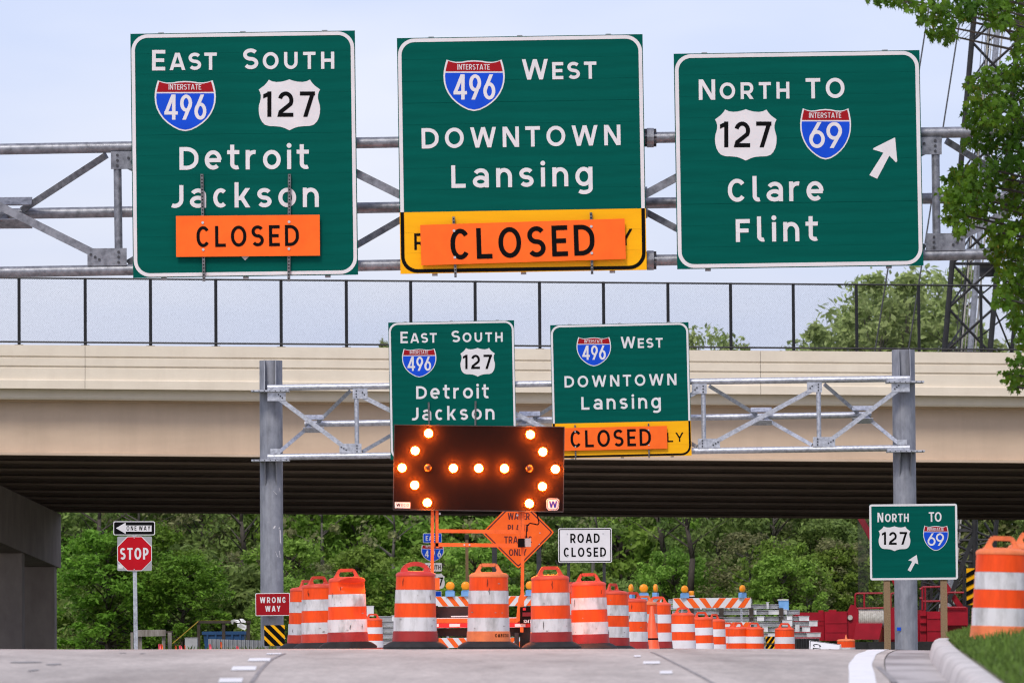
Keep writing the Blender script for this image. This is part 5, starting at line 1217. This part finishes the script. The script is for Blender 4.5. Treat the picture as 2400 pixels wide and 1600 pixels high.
MB().bar(qp(1560, 690, .5), qp(1740, 950, .5), .2, .22, (0, 1, 0)).build('strut', R, CR, world=True); MB().bar(qp(700, -20, 1.5), qp(1150, 800, 1.5), .22, .3, (0, 1, 0)).build('mast', R, CR, world=True); MB().bar(qp(630, -14, 1.5), qp(985, -20, 1.5), .2, .2, (0, 1, 0)).build('spreader', R, CR, world=True); MB().bar(qp(985, -14, 1.5), qp(1180, 900, 1.5), .2, .2, (0, 1, 0)).build('strut', R, CR, world=True)
MB().bar(qp(1850, 240, .3), qp(1605, 890, .3), .16, .12, (0, 1, 0)).build('gantry_strut', M['steeldark'], CR, world=True)
qbox('track_frame', 640, 1275, 1500, 1420, M['lattice'], -.6, 3.0); qbox('track_frame', 820, 1290, 1300, 1420, M['steeldark'], -1.2, .5)
qbox('warning_plate', 1785, 550, 1870, 910, M['yellow'], -.2, .03)
for k in range(4):
    pts = [(1785, 600 + k * 90), (1870, 555 + k * 90), (1870, 600 + k * 90), (1785, 645 + k * 90)]
    mb = MB(); mb.v = [qp(x, y, -.235) for x, y in pts]; mb.f = [(0, 1, 2, 3)]; mb.build('warning_stripe', M['black'], CR, world=True)
for k in range(10):                                           # hoist ropes rising from the winch
    x = 727 + k * 10; MB().tube(qp(x, 1000, .1), qp(x - 10 + k, 40, .1), .009, 5).build('hoist_rope', M['cable'], CR, world=True)
# lattice boom leaning right
LBD = QD + 3
lat = M['lattice']
def lp(x, y, dd): return P(x, y, LBD + dd)
def chord(x817, dd): return lambda y: lp(x817 + (817 - y) * .0885, y, dd)
cA, cB, cC, cDd = chord(2214, 0), chord(2321, 0), chord(2252, 1.9), chord(2372, 1.9)
for c, r in ((cA, .11), (cB, .11), (cC, .07), (cDd, .08)): MB().tube(c(-420), c(1470), r, 10).build('boom_chord', lat, CR, world=True)
y = 1450; i = 0
while y > -400:
    y2 = y - 104
    for a, b, w in ((cA(y), cB(y2), .055), (cB(y), cA(y2), .055), (cA(y), cC(y2 + 40), .04), (cB(y2), cDd(y), .04), (cC(y), cDd(y2), .035)):
        MB().tube(a, b, w, 6).build('lattice_brace', lat, CR, world=True)
    if i % 2 == 0: MB().tube(cA(y), cB(y), .06, 6).build('lattice_brace', lat, CR, world=True)
    y = y2; i += 1
# grey pile lead inside the boom with light wires
gl = lambda x817, dd: (lambda y: lp(x817 + (817 - y) * .085, y, dd))
for x, r, m_ in ((2274, .12, 'galv'), (2254, .035, 'rope'), (2286, .035, 'rope'), (2262, .02, 'rope')):
    MB().tube(gl(x, .9)(-420), gl(x, .9)(1440), r, 10).build('pile_lead', M[m_], CR, world=True)
mb = MB()
for y in range(-380, 1400, 26): mb.tube(gl(2256, .9)(y), gl(2282, .9)(y + 12), .014, 4)
stuff(mb.build('lead_lacing', M['rope'], CR, world=True))
for x0, y0, x1, y1, r in ((2052, 815, 2180, 0, .03), (2130, 815, 2257, 0, .03), (2240, 815, 2310, 0, .014), (2246, 815, 2318, 0, .014)):
    k = (x1 - x0) / (y0 - y1)
    MB().tube(lp(x0 - k * 380, y0 + 380, -1.5), lp(x1 + k * 420, -420, .3), r, 6).build('pendant_line', M['cable'], CR, world=True)
mb = MB().box2(lp(2297, 648, .2), lp(2340, 618, .5)); mb.build('sheave_block', lat, CR, world=True)
# back-stay frame showing under the deck
for a, b, r in (((1868, 90), (1868, 900), .12), ((2072, 90), (2045, 420), .06), ((1715, 185), (1845, 185), .04), ((1715, 275), (2060, 270), .045), ((1720, 120), (2060, 265), .045), ((1700, 330), (1860, 400), .05), ((1960, 100), (2060, 250), .05), ((1730, 420), (1860, 360), .05), ((1700, 480), (1860, 490), .05), ((1890, 320), (2050, 285), .04), ((1715, 690), (1860, 540), .04), ((1440, 690), (1440, 900), .05), ((1360, 690), (1500, 720), .03), ((1760, 500), (1760, 930), .06)):
    MB().tube(qp(*a, 1.5), qp(*b, 1.5), r, 8).build('frame_member', lat, CR, world=True)

# ---------------------------------------------------------------- left-hand site clutter
zL = zoomer(280, 1400, 5.6); CD = F / 92.0
lpz = lambda x, y, D=CD: P(*zL(x, y), D)
tr = thing('timber_trestle', 'weathered grey timber trestle beside the stop sign post', 'trestle', loc=(lpz(400, 600).x, CD, gz(lpz(400, 600).x, CD)))
def wbar(parent, nm, x0, y0, x1, y1, wpx, dep, m, D=CD, ground=False):
    a, b = lpz(x0, y0, D), lpz(x1, y1, D)
    if ground: b.z = gz(b.x, D) - .05
    return MB().bar(a, b, wpx / 5.6 / F * D, dep, (0, 1, 0)).build(nm, m, parent, world=True)
for x, w, t, dd in ((165, 34, 455, .5), (270, 48, 500, 0), (580, 42, 430, 0), (660, 48, 455, .5)): wbar(tr, 'leg', x, t, x, 700, w, .12, M['woodgrey'], CD + dd, True)
wbar(tr, 'beam', 235, 470, 605, 462, 78, .10, M['woodgrey'], CD - .12); wbar(tr, 'top_board', 230, 428, 605, 424, 12, .3, M['woodgrey'], CD); wbar(tr, 'beam', 150, 462, 700, 448, 30, .10, M['wooddark'], CD + .62)
GD = F / 84.0
fr = thing('dark_frame', 'dark timber frame with draped white rags over a blue bin', 'frame', loc=(lpz(1360, 600, GD).x, GD, gz(lpz(1360, 600, GD).x, GD)))
for x, w in ((1040, 40), (1368, 40), (1690, 44)): wbar(fr, 'post', x, 315, x, 700, w, .12, M['wooddark'], GD, True)
wbar(fr, 'top_rail', 1015, 318, 1722, 318, 34, .14, M['wooddark'], GD - .02)
wbar(fr, 'strap', 1035, 308, 695, 600, 11, .02, M['strap'], GD - .1); wbar(fr, 'strap', 1040, 304, 1470, 302, 9, .06, M['strap'], GD - .06)
rr = random.Random(4)
for pts in ([(1460, 300), (1490, 285), (1560, 288), (1585, 320), (1560, 330), (1500, 310), (1490, 350), (1470, 340)], [(1575, 275), (1620, 275), (1660, 310), (1650, 330), (1600, 320)], [(1545, 345), (1590, 335), (1665, 360), (1665, 400), (1640, 425), (1590, 400), (1550, 380)]):
    mb = MB(); v = [lpz(x, y, GD - .14) + Vector((0, rr.uniform(-.05, .05), 0)) for x, y in pts]; k = len(v); mb.v = v + [p + Vector((0, .03, 0)) for p in v]; mb.f = [tuple(range(k)), tuple(range(2 * k - 1, k - 1, -1))] + [(i, (i + 1) % k, k + (i + 1) % k, k + i) for i in range(k)]; mb.build('rag', M['rag'], fr, world=True)
a, b = lpz(1100, 440, GD + 1.5), lpz(1640, 560, GD + 1.5); bn = thing('blue_bin', 'dark blue skip bin behind the dark timber frame', 'bin', loc=((a.x + b.x) / 2, GD + 2, gz(a.x, GD + 2)))
h_ = a.z - bn.location.z; w_ = (b.x - a.x) / 2
mb = MB(); mb.v = [Vector((x, y, z)) for z, k in ((.05, .88), (h_ - .08, 1.0)) for x, y in ((-w_ * k, -.45), (w_ * k, -.45), (w_ * k, .45), (-w_ * k, .45))]; mb.f = [(3, 2, 1, 0), (4, 5, 6, 7), (0, 1, 5, 4), (1, 2, 6, 5), (2, 3, 7, 6), (3, 0, 4, 7)]; mb.build('body', M['bluebin'], bn)
MB().box((0, 0, h_ - .05), (w_ * 2 + .08, 1.0, .09)).build('rim', M['bluebin'], bn)
for k in range(5): MB().box((-w_ * .8 + k * w_ * .4, -.47, h_ * .5), (.05, .05, h_ * .8)).build('rib', M['bluebin'], bn)
ED2 = F / 88.0
a, b = lpz(1165, 540, ED2), lpz(1880, 560, ED2); cw = thing('corrugated_wall', 'low grey corrugated wall behind the weeds beside the gantry post', 'wall', loc=(a.x, ED2, gz(a.x, ED2)))
mb = MB(); n = 52; L_ = b.x - a.x
for i in range(n + 1): mb.v += [Vector((L_ * i / n, .03 * (1 if i % 4 < 2 else -1), z)) for z in (-.05, a.z - cw.location.z - (a.z - b.z) * i / n)]
mb.f = [(2 * i, 2 * i + 2, 2 * i + 3, 2 * i + 1) for i in range(n)]; mb.build('sheet', M['corr'], cw)
a, b = lpz(865, 522, ED2 - 1), lpz(1025, 690, ED2 - 1); ub = thing('utility_box', 'plain pale grey box standing left of the corrugated wall', 'box', loc=((a.x + b.x) / 2, ED2 - 1, gz(a.x, ED2 - 1)))
hh = a.z - ub.location.z; MB().box2((a.x - ub.location.x, -.2, -.05), (b.x - ub.location.x, .25, hh - .02)).build('body', M['greybox'], ub); MB().box2((a.x - ub.location.x - .008, -.21, hh - .02), (b.x - ub.location.x + .008, .26, hh)).build('lid', M['greybox'], ub)
for k, (x, y, m_, w) in enumerate(((525, 600, 'pink', 34), (553, 600, 'flagor', 30), (738, 620, 'flagor', 22), (800, 618, 'pink', 42), (857, 612, 'flagor', 18), (1190, 600, 'pink', 30), (1335, 570, 'flagor', 24), (1548, 625, 'pink', 34))):
    D = F / 110.0; t = lpz(x, y, D); g_ = gz(t.x, D); lab = ('pink' if m_ == 'pink' else 'orange') + ' marking flag on a wire among the weeds'
    fl = thing('marking_flag', lab, 'flag', loc=(t.x, D, g_), group=lab[:6].strip() + ' marking flags'); top = t.z - g_; ww = w / 5.6 / 110
    MB().tube((0, 0, -.05), (0, 0, top), .004, 5).build('wire', M['steeldark'], fl)
    mb = MB(); mb.v = [Vector((-ww / 2, 0, top - .02)), Vector((-ww * .1, .03, top)), Vector((ww / 2, -.02, top - .03)), Vector((ww * .6, 0, top - .10)), Vector((ww * .2, -.03, top - .16)), Vector((-ww * .35, .02, top - .13))]; mb.f = [(0, 1, 4, 5), (1, 2, 3, 4)]; mb.build('cloth', M[m_], fl)

pd = FD + .082 + .30 + .16
for k, pts in enumerate(([(628, 1222), (645, 1232), (656, 1235), (655, 1239), (642, 1238)], [(655, 1240), (658, 1242), (659, 1275), (656, 1270)], [(646, 1292), (656, 1290), (657, 1306), (650, 1304)], [(641, 1150), (655, 1143), (657, 1150), (648, 1158)])):
    sc = MB()
    for x, y in pts:
        q = P(x, y, pd - .2); X0 = P(637, 1300, pd).x; dx = max(-.295, min(.295, q.x - X0)); q.x = X0 + dx; q.y = pd - sqrt(.303 ** 2 - dx ** 2); sc.v.append(q)
    sc.f = [tuple(range(len(pts)))]; g_ = FARG; sc.build('paint_scuff', M['white'], g_, world=True)
q = P(2106, 1473, pd - .3); MB().box((q.x + .01, pd - .285, q.z), (.10, .004, .09)).build('sticker', M['iblue'], FARG, world=True)
# ---------------------------------------------------------------- trees
def leaf_cloud(mb, c, rad, n, size, r, up=.35, flat=1.0):
    for _ in range(n):
        while True:
            o = Vector((r.gauss(0, .5), r.gauss(0, .5), r.gauss(0, .5)))
            if o.length < 1.15: break
        p = c + Vector((o.x * rad, o.y * rad, o.z * rad * flat))
        nrm = (o * .8 + Vector((r.gauss(0, .6), r.gauss(0, .6), r.gauss(up, .6)))); nrm = nrm.normalized() if nrm.length > 1e-3 else Vector((0, 0, 1))
        a = nrm.orthogonal().normalized(); a = Matrix.Rotation(r.uniform(0, 6.28), 3, nrm) @ a; b = nrm.cross(a); s = size * r.uniform(.6, 1.35)
        mb.add([p - a * s, p - b * s * .48 + nrm * s * .12, p + a * s, p + b * s * .48 + nrm * s * .12], [(0, 1, 2, 3)])
def make_tree(seed, H, R, n_cl, n_lf, size, shape='round', base=.22, lean=0, bark='bark', fl='leafmid', tk=1.0):
    r = random.Random(seed); mb = MB(); tw = MB()
    tr_ = (H * .018 + .04) * tk; pts = [Vector((0, 0, -.3))]
    for k in range(1, 6): pts.append(Vector((lean * k / 5 + r.uniform(-.04, .04) * H * .4, r.uniform(-.04, .04) * H * .4, H * .80 * k / 5)))
    for k in range(5): tw.tube(pts[k], pts[k + 1], tr_ * (1 - k * .17), 9, tr_ * (1 - (k + 1) * .17))
    for k in range(n_cl):
        t = r.random() ** .8; z = H * (base + (1 - base) * t * .97)
        if shape == 'round': rr = R * sqrt(max(.05, 1 - ((t - .42) / .62) ** 2))
        elif shape == 'poplar': rr = R * (1.0 - .78 * t) * (.55 + .45 * min(1, t * 5))
        else: rr = R * (1.05 - .7 * t)
        a = r.uniform(0, 6.28); d = rr * sqrt(r.uniform(.12, 1)); c = Vector((cos(a) * d + lean * t, sin(a) * d, z))
        cr_ = r.uniform(.4, 1.15) * R * (.25 if shape == 'round' else .22)
        leaf_cloud(mb, c, cr_, int(n_lf * r.uniform(.6, 1.2)), size, r, flat=r.uniform(.55, .9) if shape == 'round' else 1.1)
        if k % 2 == 0:
            zz = max(.12 * H, min(H * .78, z - d * .6)); i_ = min(4, int(zz / (H * .16))); q = pts[i_].lerp(pts[i_ + 1], zz / (H * .16) - i_)
            tw.tube(q, q.lerp(c, .55) + Vector((0, 0, .1)), .035 + R * .008, 5, .02, caps=False); tw.tube(q.lerp(c, .55) + Vector((0, 0, .1)), c, .02, 4, .008, caps=False)
    return mb.mesh('crown', M[fl]), tw.mesh('trunk', M[bark], True)
PRO = {
 'ash': [make_tree(1, 10, 3.6, 120, 95, .165, 'round', .16, fl='leafmid'), make_tree(2, 10, 3.2, 105, 95, .165, 'round', .12, fl='leafmid', bark='barkpale')],
 'maple': [make_tree(3, 9, 3.9, 125, 95, .165, 'round', .08, fl='leafbright'), make_tree(4, 9, 3.4, 110, 95, .165, 'round', .1, fl='leafbright')],
 'dark': [make_tree(5, 9, 3.6, 120, 85, .16, 'round', .05, fl='leafdark')],
 'bush': [make_tree(12, 9, 3.6, 130, 90, .16, 'round', .02, fl='leafbush')],
 'olive': [make_tree(6, 10, 3.3, 70, 55, .14, 'round', .2, fl='leafolive', bark='barkpale'), make_tree(7, 10, 3.0, 60, 50, .14, 'round', .25, fl='leafolive', bark='barkpale')],
 'poplar': [make_tree(8, 16, 3.3, 95, 40, .17, 'poplar', .12, fl='leafpoplar', bark='barkpale'), make_tree(9, 16, 3.0, 85, 38, .17, 'poplar', .12, fl='leafpoplar', bark='barkpale')],
 'snag': [make_tree(31, 10, 2.6, 26, 40, .14, 'round', .5, lean=.7, fl='leafmid', bark='bark', tk=1.25), make_tree(32, 10, 2.4, 20, 34, .14, 'round', .55, lean=-.5, fl='leafolive', bark='barkpale', tk=.8)],
 'shrub': [make_tree(10, 3.2, 2.3, 40, 120, .14, 'round', .02, fl='leafmid'), make_tree(11, 3.2, 2.0, 36, 120, .14, 'round', .02, fl='leafbright')],
}
LABT = {'bush': 'rounded bush-like tree behind the stop sign', 'ash': 'mid-green broadleaf tree in the wood beyond the overpass', 'maple': 'fresh bright green tree in the wood beyond the overpass', 'dark': 'dark dense green tree in the wood beyond the overpass',
        'olive': 'thin olive-brown tree with bare twigs in the wood beyond the overpass', 'poplar': 'tall pale green poplar rising above the fence behind the crane', 'shrub': 'low bushy shrub at the edge of the wood', 'snag': 'sparse tree with long bare trunk at the front of the wood'}
def plant(kind, px, D, H, i=0, rz=0.0, label=None, w=1.0, name='tree'):
    X = (px - 1200) / F * D; pr = PRO[kind][i % len(PRO[kind])]; nat = {'ash': 10, 'maple': 9, 'dark': 9, 'bush': 9, 'olive': 10, 'poplar': 16, 'shrub': 3.2, 'snag': 10}[kind]
    s = H / nat; o = thing(name, label or LABT[kind], 'tree' if kind != 'shrub' else 'shrub', Matrix.Translation((X, D, gz(X, D) - .05)) @ Matrix.Rotation(rz, 4, 'Z') @ Matrix.Diagonal((s * w, s * w, s, 1)), group=LABT[kind])
    obj('trunk', pr[1], o); obj('crown', pr[0], o)
    return o
rt_ = random.Random(21)
# wood edge, rear rows first; the crowns stay below the overpass parapet except on the right
for D, step, hmin, hmax, kinds in ((268, 92, 9.5, 11.0, ('ash', 'ash', 'olive', 'maple', 'dark')), (250, 100, 8.5, 10.2, ('ash', 'maple', 'olive', 'ash', 'olive')), (236, 122, 6.2, 8.8, ('maple', 'ash', 'olive', 'dark', 'ash'))):
    x = -120 + rt_.uniform(0, 60)
    while x < 2560:
        k = rt_.choice(kinds)
        if not (2020 < x < 2330 and D < 240): plant(k, x, D + rt_.uniform(-5, 5), rt_.uniform(hmin, hmax), rt_.randrange(2), rt_.uniform(0, 6.28), w=rt_.uniform(.85, 1.15))
        x += step * rt_.uniform(.7, 1.3)
x = 120
while x < 1980:
    k = rt_.choice(('shrub', 'shrub', 'maple', 'olive')); h = rt_.uniform(2.4, 4.2) if k == 'shrub' else rt_.uniform(3.5, 5.0)
    plant(k, x, 226 + rt_.uniform(-4, 4), h, rt_.randrange(2), rt_.uniform(0, 6.28), w=rt_.uniform(1.0, 1.4), name='shrub' if k == 'shrub' else 'tree'); x += 74 * rt_.uniform(.7, 1.4)
for px, H, i in ((1552, 8.8, 0), (1622, 8.2, 0), (1372, 8.0, 1), (1185, 8.4, 1), (905, 8.0, 1), (745, 8.6, 1), (560, 8.4, 0), (1790, 8.3, 1), (210, 8.6, 0)):
    plant('snag', px, 223 + (px % 9) * 1.6, H, i, px * .9)
# the rounded dark trees right behind the stop sign
plant('bush', 250, 213, 4.75, 0, .4, 'rounded dark green tree behind the stop sign', 1.25); plant('bush', 345, 214, 4.95, 0, 2.1, 'taller rounded dark green tree behind the ONE WAY plate', 1.2)
plant('bush', 425, 212, 3.8, 0, 4.0, 'lower dark green tree sloping down toward the gantry post', 1.3); plant('maple', 690, 215, 3.0, 0, 1.0, 'bright green bush behind the dented drum', 1.3)
plant('maple', 1830, 224, 4.0, 1, 1.3, 'bright green bush left of the crane counterweight', 1.3); plant('olive', 1960, 229, 4.8, 1, 2.2, 'brownish thin-leaved tree beside the crane winch', 1.2); plant('ash', 1930, 231, 5.6, 0, 3.0, 'green tree right behind the crane winch ropes', 1.2)
# poplars standing above the deck
for px, D, H, i in ((1925, 262, 15.4, 0), (1975, 268, 16.9, 1), (2030, 265, 17.9, 0), (2085, 270, 18.3, 1), (2130, 264, 17.8, 0), (2190, 268, 18.6, 1), (2235, 262, 18.0, 0), (2290, 272, 15.6, 1), (2345, 268, 15.0, 0), (2400, 266, 15.0, 1), (1885, 260, 14.6, 1), (1950, 266, 15.6, 1), (2005, 272, 16.4, 0), (2060, 262, 17.0, 1), (2110, 274, 17.4, 0), (2160, 274, 17.4, 0)):
    plant('poplar', px, D, H, i, px * .37, w=1.15)
for px, D, H in ((1645, 258, 15.2), (1685, 264, 15.4), (1712, 262, 14.9)): plant('poplar', px, D, H, 1, px, 'pale green poplar top showing beside the Lansing sign of the two-sign gantry', .9)
plant('poplar', 905, 264, 14.7, 0, 2, 'single poplar tip peeping over the parapet beside the two-sign gantry Detroit sign', .5)
# weeds behind the crest on the left
rw = random.Random(8); mb = MB()
for _ in range(1300):
    D = rw.uniform(126, 150); px = rw.uniform(150, 640); X = (px - 1200) / F * D; h = rw.uniform(.12, .42) * (1.0 if px > 420 else .8); a = rw.uniform(0, 6.28); b = Vector((X, D, gz(X, D) - .05)); s = Vector((cos(a), sin(a), 0)) * rw.uniform(.015, .05); tip = b + Vector((rw.gauss(0, .12), rw.gauss(0, .12), h)); mid = b.lerp(tip, .6)
    mb.add([b - s * .3, b + s * .3, mid + s, tip, mid - s], [(0, 1, 2, 3, 4)])
w_ = stuff(mb.build('weeds', mat('weed_leaf', (.10, .17, .022), .6, c2=(.06, .11, .016), scale=1, island=.4, translucent=.25))); tag(w_, 'green roadside weeds around the marking flags', 'weeds')

# ---------------------------------------------------------------- overhanging tree at the right edge
ND_ = 70.0; rn = random.Random(17)
tx, tD = 8.6, 71.5; NT = thing('overhanging_tree', 'leafy broadleaf tree reaching in from the right edge over the gantry', 'tree', loc=(tx, tD, vz(tx, tD)))
CL = [(2085, -8, 46, 16, 70), (2120, 4, 30, 14, 40), (2180, 28, 34, 26, 90), (2205, 60, 34, 34, 110), (2218, 82, 16, 18, 40), (2250, 20, 40, 26, 110), (2320, 16, 46, 24, 130), (2372, 20, 50, 36, 150), (2345, 48, 26, 16, 50), (2240, -20, 60, 30, 90), (2360, -30, 70, 40, 120),
      (2388, 90, 20, 34, 50), (2396, 150, 26, 34, 80), (2350, 172, 46, 24, 120), (2300, 190, 34, 22, 90), (2380, 215, 46, 40, 170), (2320, 222, 40, 30, 130), (2288, 240, 20, 20, 45), (2350, 262, 50, 36, 190), (2300, 262, 36, 26, 110), (2285, 290, 24, 18, 50),
      (2390, 300, 34, 44, 150), (2345, 318, 40, 30, 140), (2306, 330, 26, 18, 50), (2270, 336, 18, 16, 28), (2385, 365, 36, 34, 140), (2340, 385, 30, 24, 80), (2300, 392, 34, 22, 90), (2262, 402, 30, 22, 80), (2240, 424, 28, 22, 75), (2290, 430, 44, 28, 150), (2225, 452, 24, 20, 55), (2255, 470, 38, 24, 110), (2310, 470, 30, 24, 70), (2230, 500, 22, 26, 60), (2250, 524, 22, 24, 60), (2290, 505, 26, 20, 50),
      (2380, 430, 34, 40, 150), (2360, 480, 24, 24, 50), (2395, 500, 30, 40, 110), (2345, 545, 34, 28, 110), (2385, 560, 40, 36, 170), (2330, 580, 26, 24, 65), (2370, 610, 36, 34, 140), (2395, 650, 34, 40, 150), (2360, 660, 28, 34, 90), (2352, 700, 20, 26, 50), (2385, 710, 28, 34, 110), (2380, 750, 18, 24, 50),
      (2394, 795, 14, 18, 34), (2385, 845, 22, 18, 45), (2362, 875, 18, 16, 34), (2390, 885, 22, 18, 50), (2375, 905, 12, 10, 14),
      (2440, 100, 60, 90, 130), (2450, 300, 60, 110, 170), (2450, 520, 60, 110, 170), (2445, 720, 50, 90, 120)]
lobes = [(0, 1.0), (.10, .62), (.34, .70), (.26, .40), (.50, .28), (.26, .12), (.10, 0)]
outl = [(x, y) for x, y in lobes] + [(-x, y) for x, y in lobes[-1:0:-1]]
mb = MB(); tw = MB()
cens = []
for (cx_, cy_, rx_, ry_, n) in CL:
    dd = rn.uniform(-1.2, 1.2); c = P(cx_, cy_, ND_ + dd); cens.append(c)
    for _ in range(int(n * (.95 if 160 < cy_ < 420 else 1.1))):
        a = rn.uniform(0, 6.28); q = sqrt(rn.random()) if rn.random() < .8 else rn.uniform(1, 1.25)
        p = P(cx_ + rx_ * q * cos(a), cy_ + ry_ * q * sin(a), ND_ + dd + rn.gauss(0, .22))
        s = rn.uniform(.06, .125)
        # leaves droop: tip points down and outward
        tip = Vector((rn.gauss(0, .4), rn.gauss(0, .4), -rn.uniform(.3, 1.0))).normalized(); nr = Vector((rn.gauss(0, .5), rn.gauss(-.25, .5), rn.uniform(.1, 1.0))); nr = (nr - tip * nr.dot(tip)).normalized(); sd = tip.cross(nr)
        vs_ = [p + tip * (y * s) + sd * (x * s * .85) + nr * (abs(x) * s * .25 - (y - .5) ** 2 * s * .4) for x, y in outl]
        mb.add(vs_, [tuple(range(len(vs_)))])
mb.build('leaves', M['leafnear'], NT, world=True)
# trunk, limbs and twigs
top = Vector((tx - .2, tD, EYE + 8.6)); gb = Vector((tx, tD, vz(tx, tD) - .2))
pts = [gb, Vector((tx + .08, tD, EYE + 1.8)), Vector((tx - .05, tD + .1, EYE + 3.8)), Vector((tx - .25, tD - .1, EYE + 6.0)), top]
tk = MB()
for k in range(4): tk.tube(pts[k], pts[k + 1], .24 - k * .045, 12, .24 - (k + 1) * .045)
tk.build('trunk', M['bark'], NT, smooth=True, world=True)
for j, c in enumerate(cens):
    z = max(EYE + 1.6, min(EYE + 8.2, c.z - .35 - (tx - c.x) * .15)); k = 0
    while k < 3 and pts[k + 1].z < z: k += 1
    o = pts[k].lerp(pts[k + 1], (z - pts[k].z) / (pts[k + 1].z - pts[k].z)); m1 = o.lerp(c, .5) + Vector((0, 0, .18)); e = c + Vector((-.06, 0, -.05))
    tw.tube(o, m1, .036, 6, .022, caps=False); tw.tube(m1, c, .022, 5, .011, caps=False); tw.tube(c, e, .009, 4, .004, caps=False)
    for _ in range(3):
        q = m1.lerp(c, rn.uniform(.4, 1)); tw.tube(q, q + Vector((rn.uniform(-.25, .1), rn.uniform(-.2, .2), rn.uniform(-.2, .15))), .006, 4, .003, caps=False)
stuff(tw.build('twigs', M['bark'], NT, world=True))
